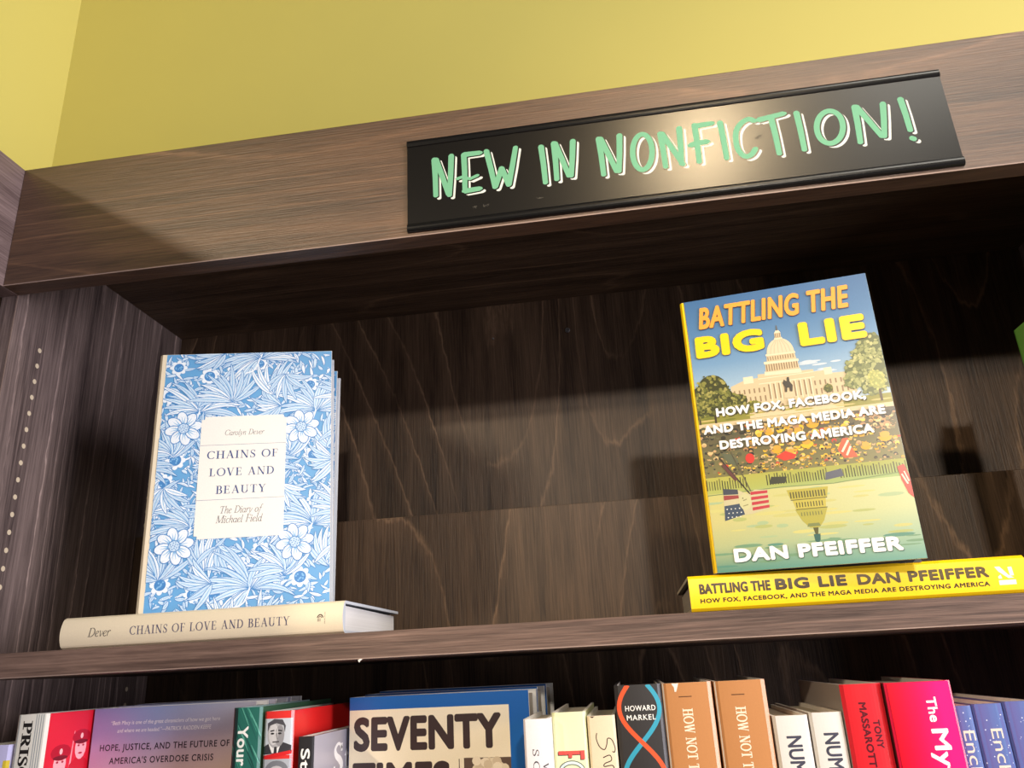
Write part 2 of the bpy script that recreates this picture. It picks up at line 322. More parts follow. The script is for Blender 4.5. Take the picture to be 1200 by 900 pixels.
class Art:
    """flat print on a surface: fmap(u, v, lift) gives the 3D point; every layer sits a hair above the last"""
    def __init__(s, mb, fmap, clip=None, slot=0, base=0.00005, step=0.00002, cuts=None):
        s.cuts = cuts
        s.mb = mb; s.fm = fmap; s.clip = clip; s.slot = slot; s.z = base; s.step = step; s.jit = 1e-7
    def layer(s): s.z += s.step
    def _clip(s, poly, box=None):
        u0, u1, v0, v1 = box or s.clip
        for ax, lim, sg in ((0, u0, 1), (0, u1, -1), (1, v0, 1), (1, v1, -1)):
            out = []
            for i in range(len(poly)):
                a, b = poly[i - 1], poly[i]
                da, db = (a[ax] - lim) * sg, (b[ax] - lim) * sg
                if (da >= 0) != (db >= 0):
                    k = da / (da - db); out.append((a[0] + (b[0] - a[0]) * k, a[1] + (b[1] - a[1]) * k))
                if db >= 0: out.append(b)
            poly = out
            if len(poly) < 3: return []
        return poly
    def poly(s, pts, col):
        a = sum(pts[i - 1][0] * pts[i][1] - pts[i][0] * pts[i - 1][1] for i in range(len(pts)))
        if abs(a) < 1e-12: return
        if a < 0: pts = pts[::-1]
        if s.clip: pts = s._clip(list(pts))
        if len(pts) < 3: return
        if s.cuts:
            lo, hi = min(p[0] for p in pts), max(p[0] for p in pts)
            for c0, c1 in zip(s.cuts, s.cuts[1:]):
                if c1 <= lo or c0 >= hi: continue
                q = s._clip(list(pts), (c0, c1, -9, 9))
                if len(q) > 2: s.mb.face([s.fm(u, v, s.z) for u, v in q], col, s.slot)
        else: s.mb.face([s.fm(u, v, s.z) for u, v in pts], col, s.slot)
        s.z += s.jit
    def polys(s, L, col, each=False):
        j = s.jit
        if not each: s.jit = 0.0
        for p in L: s.poly(p, col)
        s.jit = j; s.z += j
    def rect(s, u0, u1, v0, v1, col, n=1):
        """col: one colour or four corner colours (ll, lr, ur, ul)"""
        if isinstance(col[0], (tuple, list)):
            s.mb.face([s.fm(u0, v0, s.z), s.fm(u1, v0, s.z), s.fm(u1, v1, s.z), s.fm(u0, v1, s.z)], col, s.slot)
        else:
            for k in range(n):
                a = u0 + (u1 - u0) * k / n; b = u0 + (u1 - u0) * (k + 1) / n
                s.poly([(a, v0), (b, v0), (b, v1), (a, v1)], col)
    def stroke(s, pts, width, col): s.polys(ribbon(pts, width), col)
    def ell(s, cu, cv, ru, rv, col, n=14, rot=0.0):
        c, q = math.cos(rot), math.sin(rot)
        s.poly([(cu + ru * math.cos(2 * PI * i / n) * c - rv * math.sin(2 * PI * i / n) * q, cv + ru * math.cos(2 * PI * i / n) * q + rv * math.sin(2 * PI * i / n) * c) for i in range(n)], col)
    def text(s, tris, u, v, width, height, col, d=(1, 0), shear=0.0):
        """tris: triangles, or (triangles, weight) where weight fattens the strokes (share of the height)"""
        up = (-d[1], d[0]); wt = 0.0
        if isinstance(tris, tuple): tris, wt = tris
        e = wt * height; j = s.jit; s.jit = 0.0
        W, H = width - 2 * e, height - 2 * e
        for ex, ey in ([(0, 0)] + ([(e * math.cos(PI * q / 6), e * math.sin(PI * q / 6)) for q in range(12)] if wt else [])):
            for tr in tris:
                q = [(e + ex + x * W + shear * (y * H + e), e + ey + y * H) for x, y in tr]
                s.poly([(u + d[0] * x + up[0] * y, v + d[1] * x + up[1] * y) for x, y in q], col)
            s.z += 2e-7
        s.jit = j
DOWN = (0, -1)

# ------------------------------------------------------------------ books
class Book:
    """hardcover: local x across the thickness (front cover at x=t), y away from the spine, z up"""
    def __init__(s, t, w, h, spine, front=None, back=None, board=(235, 232, 226), inner=(225, 222, 214), b=0.0024, bulge=0.0008, r=0.0016, n=12):
        s.t, s.w, s.h, s.b, s.bulge, s.r, s.n = t, w, h, b, bulge, r, n
        front = front or spine; back = back or spine
        s.mb = MB(); mb = s.mb
        out = [(0, w)] + [(t * k / n, s.sy(t * k / n)) for k in range(n + 1)] + [(t, w)]
        inn = [(b, w)] + [(min(max(t * k / n, b), t - b), max(s.sy(t * k / n), 0 if 0 < k < n else 0) + b) for k in range(n + 1)] + [(t - b, w)]
        cols = [back] + [spine] * n + [front]
        for i in range(len(out) - 1):
            a, c = out[i], out[i + 1]; ai, ci = inn[i], inn[i + 1]
            mb.face([(*a, 0), (*c, 0), (*c, h), (*a, h)], cols[i])
            mb.face([(*ci, 0), (*ai, 0), (*ai, h), (*ci, h)], inner)
            mb.face([(*a, h), (*c, h), (*ci, h), (*ai, h)], board)
            mb.face([(*c, 0), (*a, 0), (*ai, 0), (*ci, 0)], board)
        mb.face([(0, w, 0), (0, w, h), (b, w, h), (b, w, 0)], board)
        mb.face([(t - b, w, 0), (t - b, w, h), (t, w, h), (t, w, 0)], board)
    def sy(s, u):
        d = min(u, s.t - u); k = 2 * u / s.t - 1
        return -s.bulge * (1 - k * k) + s.r * max(0.0, 1 - d / s.r) ** 2
    def spine(s, clip=True): return Art(s.mb, lambda u, v, l: (u, s.sy(u) - l, v), (0.0003, s.t - 0.0003, 0.0003, s.h - 0.0003) if clip else None, cuts=[s.t * k / s.n for k in range(s.n + 1)])
    def front(s, clip=True): return Art(s.mb, lambda u, v, l: (s.t + l, u, v), (s.r, s.w - 0.0002, 0.0002, s.h - 0.0002) if clip else None)
    def back(s): return Art(s.mb, lambda u, v, l: (-l, s.w - u, v), (0.0002, s.w - s.r, 0.0002, s.h - 0.0002))
    def finish(s, name, mat, label, cat='book', group=None, jm=None, pm=None, taper=0.0, over=0.0032):
        root = empty(name, mat, label, cat, group)
        s.mb.build('dust_jacket', jm or P_SATIN, root)
        p = MB(); b = s.b; t = s.t
        y0, y1 = b + 0.0012, s.w - over; z0, z1 = over, s.h - over; x0 = b + 0.0001; xa = t - b - 0.0001 - taper * 0.4; xb = t - b - 0.0001 - taper
        P = [(x0,y0,z0),(xa,y0,z0),(xb,y1,z0),(x0,y1,z0),(x0,y0,z1),(xa,y0,z1),(xb,y1,z1),(x0,y1,z1)]
        for q in ((0,3,2,1),(4,5,6,7),(0,1,5,4),(1,2,6,5),(2,3,7,6),(3,0,4,7)): p.face([P[k] for k in q], (230, 222, 205))
        p.build('page_block', pm or PAGES, root)
        return root

def face_out(O, u, v, t):
    u = Vector(u).normalized(); v = Vector(v).normalized(); n = u.cross(v)
    M = Matrix((n, u, v)).transposed().to_4x4(); M.translation = Vector(O) - n * t
    return M
def lying(x_head, y, z, h):
    M = Matrix(((0, 0, -1), (0, 1, 0), (1, 0, 0))).to_4x4(); M.translation = Vector((x_head + h, y, z)); return M

# ================================================================== setting
def structure(name, mb, mat, bevel=0.0):
    o = mb.build(name, mat, None, bevel); o['kind'] = 'structure'; return o
XL = -0.1138                                   # face of the neighbouring fascia / inner face of the side panel
WX, WY, FZ = -0.3795, 0.312, -1.45
mb = MB(); mb.box((WX - 0.1, WY, FZ), (3.0, WY + 0.1, 2.6)); structure('wall_back', mb, YELLOW)
mb = MB(); mb.box((WX - 0.1, -0.74, FZ), (WX, WY, 2.6)); structure('wall_left', mb, YELLOW)
mb = MB(); mb.box((-2.5, -4.0, FZ - 0.05), (3.5, WY + 0.1, FZ)); structure('floor', mb, FLOORM)

# ================================================================== bookcase
XR = 1.0; ZB, ZT, ZC = 0.3514, 0.4892, 0.4268; TS = 0.0209; ZL = -0.2905
bc = empty('bookcase', (0, 0, FZ), 'dark brown wood-grain bookcase under the green-lettered sign, filling the frame', 'bookcase')
def part(name, boxes, mat, bevel=0.0006, parent=None):
    mb = MB()
    for a, b in boxes: mb.box((a[0], a[1], a[2] - FZ), (b[0], b[1], b[2] - FZ))
    return mb.build(name, mat, parent or bc, bevel)
part('fascia_board', [((XL, -0.0218, ZB), (XR + 0.02, 0.0, ZT))], W_FASCIA, 0.0008)
part('edge_banding_and_highlight', [((XL, -0.0221, ZB), (XR + 0.02, -0.0218, ZB + 0.0011)), ((XL + 0.0003, -0.0003, -TS), (XR - 0.0003, 0.0, -TS + 0.0008)), ((XL - 0.0014, -0.0003, FZ), (XL, 0.0, ZB))], EDGE, 0)  # fascia and shelf strips paint in the pale edge highlight; upright strip is banding
part('top_panel', [((XL, 0.0003, ZC), (XR, 0.2998, ZC + 0.02))], W_INNER)
part('back_panel', [((XL - 0.02, 0.2998, FZ), (XR + 0.02, 0.3098, ZC + 0.02))], W_BACK, 0)
part('back_rail', [((XL + 0.0004, 0.2444, 0.0), (XR, 0.2624, 0.1396))], W_BACK, 0.0005)
part('side_panel', [((XR, 0.0, FZ), (XR + 0.02, 0.2998, ZC + 0.02))], W_SIDE)
part('corner_stile', [((-0.2, 0.0005, FZ), (-0.1325, 0.02, ZB + 0.06))], W_BACK)
part('shelf', [((XL + 0.0003, 0.0, -TS), (XR - 0.0003, 0.2996, 0.0))], W_SHELF, 0.0007)
part('shelf', [((XL + 0.0003, 0.0, ZL - TS), (XR - 0.0003, 0.2996, ZL))], W_SHELF, 0.0007)
for z in (-0.62, -0.95, -1.28):
    part('shelf', [((XL + 0.0003, 0.0, z - TS), (XR - 0.0003, 0.2996, z))], W_SHELF, 0.0007)
part('kick_plate', [((XL + 0.0003, 0.03, FZ), (XR - 0.0003, 0.045, -1.302))], W_FASCIA)
# left side panel with its two columns of shelf-pin holes
mb = MB(); mb.box((XL - 0.0186, 0.0, 0), (XL, 0.2998, ZC + 0.02 - FZ))
for y, z0 in ((0.0403, 0.3062), (0.2595, 0.3134)):
    for k in range(-1 if y > 0.1 else 0, 34):
        z = z0 - 0.01741 * k
        mb.face([(XL + 0.0003, y + 0.0026 * math.cos(2 * PI * i / 16), z - FZ + 0.0026 * math.sin(2 * PI * i / 16)) for i in range(16)], slot=1)
sp_ = mb.build('side_panel', [W_SIDE, RAW], bc)
# cam covers on the back panel
for x, z in ((0.4318, 0.3801), (0.3326, 0.3789)):
    mb = MB(); r0, r1 = (0.0034, 0.0024) if x > 0.4 else (0.0014, 0.0006)
    for i in range(16):
        a, b = 2 * PI * i / 16, 2 * PI * (i + 1) / 16
        q = lambda r, an, y: (x + r * math.cos(an), y, z - FZ + r * math.sin(an))
        mb.face([q(r0, a, 0.2990), q(r1, a, 0.2986), q(r1, b, 0.2986), q(r0, b, 0.2990)])
        mb.face([q(r0, a, 0.29985), q(r0, a, 0.2990), q(r0, b, 0.2990), q(r0, b, 0.29985)])
        mb.face([q(r1, a, 0.2986), (x, 0.2992, z - FZ), q(r1, b, 0.2986)])
    mb.build('cam_cover', METAL, bc)
# scrap of torn label stuck under the shelf edge
mb = MB()
K_ = lambda p: (0.2574 + (p[0] - 0.2574) * 0.6, p[1], -0.0209 + (p[2] + 0.0209) * 0.6)
P = [(0.2540, -0.0004, -0.0216), (0.2580, -0.0006, -0.0206), (0.2602, -0.0005, -0.0214), (0.2578, -0.0006, -0.0226), (0.2560, -0.0004, -0.0252), (0.2546, -0.0004, -0.0238)]
P = [K_(p) for p in P]
mb.face([(a, b, c - FZ) for a, b, c in P], (236, 232, 228)); mb.face([(a, b + 0.0003, c - FZ) for a, b, c in P][::-1], (236, 232, 228))
mb.build('paper_scrap', P_MATT, bc)

# neighbouring bookcase that meets it in the corner
nb = empty('bookcase', (XL, -0.4, FZ), 'greyish brown bookcase on the left wall, only its top fascia showing', 'bookcase')
def npart(name, a, b, mat, bevel=0.0006):
    mb = MB(); mb.box((a[0] - XL, a[1] + 0.4, a[2] - FZ), (b[0] - XL, b[1] + 0.4, b[2] - FZ)); return mb.build(name, mat, nb, bevel)
npart('fascia_board', (XL - 0.0218, -0.72, ZB), (XL - 0.0001, -0.0005, ZT), W_LEFT, 0.0003)
npart('top_panel', (WX + 0.006, -0.72, ZC), (XL - 0.0222, -0.0005, ZC + 0.02), W_LEFT)
npart('side_panel', (WX + 0.006, -0.72, FZ), (XL - 0.0222, -0.70, ZC - 0.0004), W_LEFT)
npart('back_panel', (WX + 0.001, -0.70, FZ), (WX + 0.007, -0.0005, ZC - 0.0004), W_LEFT)
for z in (0.0, ZL, -0.62, -0.95, -1.28):
    npart('shelf', (WX + 0.0075, -0.6995, z - TS), (XL - 0.0222, -0.0006, z), W_LEFT)

# ================================================================== hanging sign
sg = empty('shop_sign', (0.3048, -0.0219, 0.3554), 'long black sign with mint hand-painted NEW IN NONFICTION lettering on the top fascia', 'sign')
SW, SH = 0.4958, 0.1024
mb = MB(); mb.box((0, -0.0016, 0), (SW, 0, SH), slot=0); mb.build('holder_plate', BLACKP, sg)
def rail(z0, z1, name):
    mb = MB(); n = 8; prof = []
    for i in range(n + 1):
        a = PI * i / n; prof.append((-0.0016 - 0.0024 * math.sin(a), (z0 + z1) / 2 - (z1 - z0) / 2 * math.cos(a)))
    for i in range(n):
        (ya, za), (yb, zb_) = prof[i], prof[i + 1]
        mb.face([(0, ya, za), (SW, ya, za), (SW, yb, zb_), (0, yb, zb_)])
    mb.face([(0, y, z) for y, z in prof][::-1]); mb.face([(SW, y, z) for y, z in prof])
    mb.build(name, BLACKP, sg, weld=True)
rail(0.0, 0.0088, 'channel_rail'); rail(SH - 0.0088, SH, 'channel_rail')
mb = MB(); mb.box((0.0006, -0.0026, 0.0075), (SW - 0.0006, -0.00162, SH - 0.0075), (13, 12, 12))
A = Art(mb, lambda u, v, l: (u, -0.0026 - l, v), (0.001, SW - 0.001, 0.008, SH - 0.008))
LET = [[[(27.1,77.0),(28.0,35.7)],[(28.7,76.7),(40.2,35.7)],[(44.0,78.8),(41.2,34.3)]],[[(56.3,78.2),(56.3,37.2)],[(56.3,77.7),(72.4,77.5)],[(48.9,51.4),(53.8,52.7),(61.5,49.6),(69.3,52.5)],[(55.6,36.8),(70.9,37.5)]],
 [[(78.4,78.7),(85.1,36.7)],[(85.1,36.7),(92.1,57.2)],[(92.1,57.2),(98.1,37.3)],[(98.1,37.3),(106.7,78.2)]],[[(131.1,75.6),(132.8,34.7)]],[[(143.4,77.6),(143.6,36.8)],[(144.3,77.4),(155.1,38.9)],[(161.6,77.3),(157.2,38.6)]],
 [[(185.8,76.0),(187.1,35.3)],[(187.3,75.8),(199.2,37.2)],[(205.5,76.7),(201.3,36.9)]],
 [[(233.5,53.2),(233.6,60.7),(232.4,67.3),(230.0,72.1),(226.7,74.1),(223.1,73.1),(219.8,69.4),(217.2,63.3),(215.8,56.0),(215.7,48.5),(217.0,42.0),(219.4,37.4),(222.6,35.4),(226.1,36.4),(229.4,40.1),(232.0,46.0),(233.5,53.2)]],
 [[(242.9,72.6),(243.8,35.3)],[(244.1,72.4),(259.5,35.6)],[(260.8,75.9),(258.3,36.4)]],[[(275.0,77.0),(274.2,36.0)],[(274.8,75.3),(291.0,76.1)],[(268.3,54.9),(274.6,56.6),(284.3,56.8)]],[[(298.0,76.0),(298.8,36.2)]],
 [[(328.6,72.4),(324.1,75.2),(316.8,71.9),(310.7,62.7),(309.5,46.1),(314.3,36.1),(320.6,36.7),(325.2,42.6)]],[[(332.0,72.8),(355.8,76.4)],[(343.7,74.3),(344.9,34.0)]],[[(366.6,75.6),(366.9,34.8)]],
 [[(403.7,53.4),(404.0,60.1),(402.7,66.1),(399.7,70.4),(395.7,72.5),(391.2,71.9),(386.8,68.7),(383.4,63.5),(381.4,57.0),(381.1,50.3),(382.5,44.3),(385.5,40.1),(389.5,38.1),(393.9,38.8),(398.2,41.9),(401.6,47.0),(403.7,53.4)]],
 [[(417.4,73.9),(415.2,35.0)],[(418.6,73.7),(434.2,38.6)],[(441.9,73.2),(436.2,38.2)]],[[(457.4,75.6),(458.8,41.1)],[(458.6,32.7),(459.9,31.8)]]]
def brush(strokes, wd, col, du=0.0, dv=0.0, ends=True):
    for st in strokes:
        pts = [((x + du) / 1000, (y + dv) / 1000) for x, y in st]
        thin = 0.62 if (len(pts) == 4 and abs(st[0][1] - st[-1][1]) < 3) else 1.0
        ww = wd * thin / 1000
        dots = abs(st[0][0] - st[-1][0]) + abs(st[0][1] - st[-1][1]) < 3 and len(st) == 2
        if not dots:
            if len(pts) == 2:
                k = [ww * 1.05, ww * 0.98, ww * 0.90]; a, b = pts
                pts = [a, ((a[0] + b[0]) / 2 + 0.0003, (a[1] + b[1]) / 2), b]
            else:
                if len(pts) > 4: pts = smooth(pts, 3)
                k = [ww * (0.95 if len(pts) > 6 else 1)] * len(pts)
            A.polys(ribbon(pts, k), col, True)
        if ends or dots:
            for p in (pts[0], pts[-1]): A.ell(p[0], p[1], ww * 0.47, ww * (0.47 if dots else 0.36), col, 10)
for k, (wd, col, du, dv) in enumerate(((4.6, (214, 218, 212), 3.3, -3.1), (6.2, (13, 12, 12), 0.8, -0.8), (5.4, (108, 172, 136), 0, 0))):
    A.layer(); A.slot = 0 if k == 1 else 1
    for L_ in LET: brush(L_, wd, col, du, dv)
A.layer()
random.seed(4)
for u, v in ((0.0757, 0.018), (0.0640, 0.0175), (0.1260, 0.0195), (0.3297, 0.0535), (0.3305, 0.0555)):
    for k in range(5): A.stroke([(u + random.uniform(-.003, .003), v + random.uniform(-.0015, .0015)), (u + random.uniform(-.004, .004), v + random.uniform(-.001, .002))], 0.00025, (96, 92, 84))
mb.build('sign_panel', [P_SIGN, P_PAINT], sg)

# ================================================================== lower shelf books (left to right)
def upright(name, label, x0, x1, ztop, spine, y=0.0, w=0.155, group=None, jm=None, pm=None, deco=None, **kw):
    t = x1 - x0; bk = Book(t, w, ztop - ZL, spine, **kw)
    if deco: deco(bk, t, w, ztop - ZL)
    return bk.finish(name, Matrix.Translation((x0, y + bk.bulge, ZL)), label, 'book', group, jm, pm)
ROW = 'books in the row on the lower shelf'

def d(bk, t, w, h):
    a = bk.spine(); a.rect(t - 0.0055, t, 0, h - 0.012, (214, 190, 60)); a.rect(0.006, 0.012, 0, h - 0.05, (176, 180, 226))
upright('book', 'lavender spine with a yellow right edge, at the far left end of the lower row', -0.0780, -0.0440, -0.0733, (188, 186, 226), group=ROW, deco=d, board=(214, 214, 222), w=0.14)

def d(bk, t, w, h):
    a = bk.spine()
    for u in (0.0030, 0.0185, 0.0204, 0.0226, 0.0246): a.rect(u - 0.0004, u + 0.0004, 0, h, (150, 158, 164)); 
    a.layer()
    a.text(serif_line('PRISO', 0.23, 0.11, 0.10), 0.0068, h - 0.0062, 0.0460, 0.0085, (30, 28, 28), DOWN)
    f = bk.front(); f.rect(0, 0.075, 0, h, (226, 30, 52)); f.layer()
    f.rect(0.058, 0.075, 0, h, (196, 16, 36)); f.layer()
    f.stroke([(0.036, h - 0.016), (0.033, h - 0.060)], [0.0008, 0.0030], (250, 150, 160)); f.layer()
    for cu, cv, s in ((0.021, h - 0.038, 1.0), (0.046, h - 0.027, 0.95)):
        q = 0.011 * s
        f.poly([(cu - 1.5 * q, cv - 3.4 * q), (cu + 1.5 * q, cv - 3.4 * q), (cu + 1.2 * q, cv - 1.5 * q), (cu + 0.4 * q, cv - 1.0 * q), (cu - 0.4 * q, cv - 1.0 * q), (cu - 1.2 * q, cv - 1.5 * q)], (206, 18, 40))
        f.layer()
        f.ell(cu, cv - 0.25 * q, 0.72 * q, 0.95 * q, (252, 176, 182)); f.layer()
        f.ell(cu, cv + 0.55 * q, 1.15 * q, 0.58 * q, (186, 14, 40)); f.ell(cu, cv + 0.18 * q, 0.85 * q, 0.16 * q, (120, 8, 26)); f.layer()
        f.rect(cu - 0.2 * q, cv - 0.02 * q + cu * 0, cv, cv, (255, 214, 214)) if False else f.ell(cu, cv + 0.62 * q, 0.18 * q, 0.22 * q, (252, 190, 190))
        for sg_ in (-1, 1): f.ell(cu + sg_ * 0.3 * q, cv - 0.12 * q, 0.14 * q, 0.08 * q, (170, 20, 44))
        f.ell(cu, cv - 0.72 * q, 0.25 * q, 0.08 * q, (190, 30, 50)); f.layer()
upright('book', 'thick cream spine with black slab lettering and a red cover of capped officers', -0.0424, -0.0136, -0.0506, (226, 224, 216), group=ROW, deco=d, front=(226, 30, 52), w=0.15, jm=P_GLOSS)

# face-out book with a dusk sky
OX, OY = -0.0125, 0.0575
def dusk(bk, t, w, h):
    a = bk.front(); T4 = (104, 112, 168); T3 = (150, 132, 170)
    rows = [(h - 0.000, (134, 128, 186), (138, 156, 204), (186, 184, 200)), (h - 0.018, (158, 132, 188), (150, 154, 200), (182, 172, 190)), (h - 0.036, (184, 138, 184), (178, 158, 190), (198, 176, 178)), (h - 0.06, (206, 158, 190), (206, 176, 184), (220, 192, 166)), (h - 0.10, (214, 160, 160), (222, 180, 150), (228, 190, 140)), (0, (110, 90, 110), (120, 96, 100), (120, 100, 96))]
    for i in range(len(rows) - 1):
        v1, a1, b1, c1 = rows[i]; v0, a0, b0, c0 = rows[i + 1]
        a.rect(0.0016, w * 0.4, v0, v1, (a0, b0, b1, a1)); a.rect(w * 0.4, w - 0.0003, v0, v1, (b0, c0, c1, b1))
    a.layer()
    a.text(bfont('“Beth Macy is one of the great chroniclers of how we got here', 0.0), 0.0185, h - 0.0140, 0.104, 0.0034, (236, 232, 238), shear=0.12)
    a.text(bfont('and where we are headed.”—PATRICK RADDEN KEEFE', 0.0), 0.0255, h - 0.0205, 0.089, 0.0034, (236, 232, 238), shear=0.12)
    a.text(bfont('HOPE, JUSTICE, AND THE FUTURE OF', 0.02, 1.12), 0.0105, h - 0.0352, 0.1225, 0.0056, (40, 26, 44))
    a.text(bfont("AMERICA'S OVERDOSE CRISIS", 0.02, 1.12), 0.0208, h - 0.0460, 0.0980, 0.0056, (40, 26, 44))
def faceout(name, label, X, Y, ztop, t, w, deco, group=None, **kw):
    jm = kw.pop('jm', P_GLOSS); pm = kw.pop('pm', PAGES_W); yw = kw.pop('yw', 0.0)
    h = ztop - ZL; bk = Book(t, w, h, **kw)
    if deco: deco(bk, t, w, h)
    return bk.finish(name, face_out((X, Y, ZL), (math.cos(yw), math.sin(yw), 0), (0, 0, 1), t), label, 'book', group, jm, pm)
SK = dict(spine=(150, 120, 160), front=(160, 130, 165), back=(214, 214, 224), inner=(230, 228, 230))
faceout('book', 'face-out book with a purple and peach dusk sky and small dark subtitle lines', OX, OY, -0.0503, 0.027, 0.155, dusk, 'dusk-sky books standing face out', **SK)
faceout('book', 'second copy tucked right behind the purple dusk-sky cover, only its top edge showing', OX + 0.0035, OY + 0.029, -0.0497, 0.027, 0.157, dusk, 'dusk-sky books standing face out', **SK)
faceout('book', 'rearmost copy behind the purple dusk-sky book, a pale top edge in shadow', OX + 0.0045, OY + 0.058, -0.0492, 0.027, 0.158, dusk, 'dusk-sky books standing face out', **SK)

def d(bk, t, w, h):
    a = bk.spine(); random.seed(8)
    for k in range(46):
        u = random.uniform(-0.01, t); v = h - random.uniform(-0.01, 0.09); ln = random.uniform(0.012, 0.03)
        c = random.choice([(40, 110, 98), (70, 150, 130), (24, 70, 66), (96, 170, 150), (30, 90, 84)])
        a.stroke([(u, v), (u + ln * 0.28, v - ln * 0.5), (u + ln * 0.5, v - ln)], [0.0003, 0.0012, 0.0003], c); a.z += 0
    a.rect(0, 0.0045, 0, h, (22, 44, 44)); a.layer(); a.layer()
    a.text(bfont('Your', 0.035), 0.0052, h - 0.0140, 0.0290, 0.0095, (246, 246, 242), DOWN)
upright('book', 'dark green brushed-leaf spine with white rounded lettering, beside the dusk-sky cover', 0.1506, 0.1752, -0.0533, (38, 104, 92), group=ROW, deco=d, board=(30, 60, 56), front=(60, 96, 70), inner=(170, 200, 200))

def d(bk, t, w, h):
    a = bk.spine(); f = bk.front()
    a.rect(0, t - 0.0006, h - 0.0065 - 0.026, h - 0.0055, (196, 204, 214)); a.layer()
    cu, cv = t * 0.44, h - 0.0170
    # monochrome portrait: suit, shirt, head, hair, brows, eyes, nose, mouth
    a.poly([(0, h - 0.0320), (t - 0.0010, h - 0.0300), (t - 0.0010, h - 0.0255), (cu + 0.0065, h - 0.0232), (cu - 0.0055, h - 0.0238), (0, h - 0.0262)], (60, 60, 66)); a.layer()
    a.poly([(cu - 0.006, h - 0.0242), (cu + 0.0045, h - 0.0230), (cu + 0.0020, h - 0.0308), (cu - 0.0030, h - 0.0308)], (232, 232, 232)); a.layer()
    a.poly([(cu - 0.0012, h - 0.0262), (cu + 0.0010, h - 0.0262), (cu + 0.0012, h - 0.031), (cu - 0.0014, h - 0.031)], (50, 50, 56))
    a.ell(cu - 0.0002, cv - 0.0005, 0.0072, 0.0098, (176, 176, 180), 20); a.layer()
    a.ell(cu + 0.0030, cv - 0.0012, 0.0038, 0.0078, (146, 146, 150), 16); a.ell(cu - 0.0022, cv, 0.0040, 0.0080, (206, 206, 208), 16); a.layer()
    a.poly([(cu - 0.0073, cv + 0.0020), (cu - 0.0074, cv + 0.0082), (cu - 0.002, cv + 0.0112), (cu + 0.005, cv + 0.0106), (cu + 0.0078, cv + 0.0060), (cu + 0.0072, cv + 0.0010), (cu + 0.0060, cv + 0.0062), (cu, cv + 0.0080), (cu - 0.0054, cv + 0.0064)], (78, 78, 84))
    for s in (-1, 1):
        a.stroke([(cu + s * 0.0050, cv + 0.0022), (cu + s * 0.0016, cv + 0.0028)], 0.0010, (50, 50, 54)); a.ell(cu + s * 0.0031, cv + 0.0004, 0.0016, 0.0007, (40, 40, 44))
    a.stroke([(cu + 0.0002, cv + 0.0008), (cu + 0.0012, cv - 0.0036)], 0.0007, (110, 110, 114)); a.stroke([(cu - 0.0028, cv - 0.0058), (cu + 0.0028, cv - 0.0056)], 0.0009, (70, 66, 70)); a.layer()
    a.poly([(0, h - 0.0352), (t - 0.0006, h - 0.0318), (t - 0.0006, h - 0.0290), (0, h - 0.0326)], (214, 40, 44)); a.rect(0, t - 0.0006, 0, h - 0.0352, (170, 176, 186)); a.layer()
    a.ell(t * 0.5, h - 0.0430, 0.0095, 0.0068, (120, 124, 132), 20); a.layer(); a.ell(t * 0.5, h - 0.0480, 0.0080, 0.0080, (190, 190, 194), 20)
    f.text(bfont('HIS BLAS', 0.03), 0.028, h - 0.0270, 0.075, 0.0062, (246, 240, 238))
upright('book', 'red book with a grey portrait of a man on its spine', 0.1776, 0.2022, -0.0571, (222, 52, 50), group=ROW, deco=d, front=(224, 36, 34), board=(120, 26, 24), w=0.150, jm=P_GLOSS)

def d(bk, t, w, h):
    a = bk.spine(); f = bk.front()
    a.text(bfont('Still', 0.03), 0.0030, h - 0.0088, 0.027, 0.0078, (240, 240, 240), DOWN)
    f.rect(0.002, w, 0, h, ((190, 180, 186), (140, 134, 146), (112, 110, 124), (176, 172, 182))); f.layer()
    f.text(serif_line('S', 0.22, 0.10), 0.046, h - 0.034, 0.022, 0.024, (240, 238, 238))
    f.text(bfont('till', 0.0), 0.072, h - 0.033, 0.034, 0.023, (240, 238, 238))
upright('book', 'short black-spined book with a glossy grey cover lettered in white', 0.2067, 0.2198, -0.0768, (38, 38, 42), group=ROW, deco=d, front=(170, 166, 176), board=(60, 60, 66), w=0.150, jm=P_GLOSS, bulge=0.0004)

SX, SY = 0.2216, 0.0750
def seventy(bk, t, w, h):
    a = bk.front(); top = -0.0510; w0 = 0.1655 / 0.1630
    V = lambda z: h + z - top
    a.rect(0.0012, 0.148, V(-0.1015) - 0.12, V(-0.0617), (232, 222, 200)); a.layer()
    a.text(bfont('SEVENTY', 0.048), 0.0058, V(-0.0950), 0.1350, 0.0290, (58, 44, 46)); a.text(bfont('TIMES', 0.048), 0.0052, V(-0.1310), 0.0895, 0.0287, (58, 44, 46))
    a.rect(0.1024, 0.1032, V(-0.140), V(-0.1026), (90, 78, 70))
    a.rect(0.1070, 0.148, V(-0.160), V(-0.1020), (92, 74, 66)); a.layer()
    a.ell(0.129, V(-0.118), 0.0175, 0.0160, (214, 200, 176), 20); a.layer()
    a.ell(0.129, V(-0.130), 0.0130, 0.0170, (196, 166, 140), 20); a.layer()
    random.seed(3)
    for k in range(14): a.ell(0.129 + random.uniform(-0.016, 0.016), V(-0.109) + random.uniform(-0.007, 0.005), 0.0040, 0.0036, random.choice([(226, 214, 194), (200, 184, 160), (216, 204, 182)]), 10); a.z += 0
SV = dict(spine=(20, 70, 150), front=(16, 92, 172), back=(30, 70, 130), inner=(220, 220, 220), yw=-0.12)
faceout('book', 'face-out blue-bordered book with heavy dark SEVENTY TIMES lettering on cream', SX, SY, -0.0517, 0.030, 0.1655, seventy, 'blue-bordered books standing face out', pm=PAGES_G, **SV)
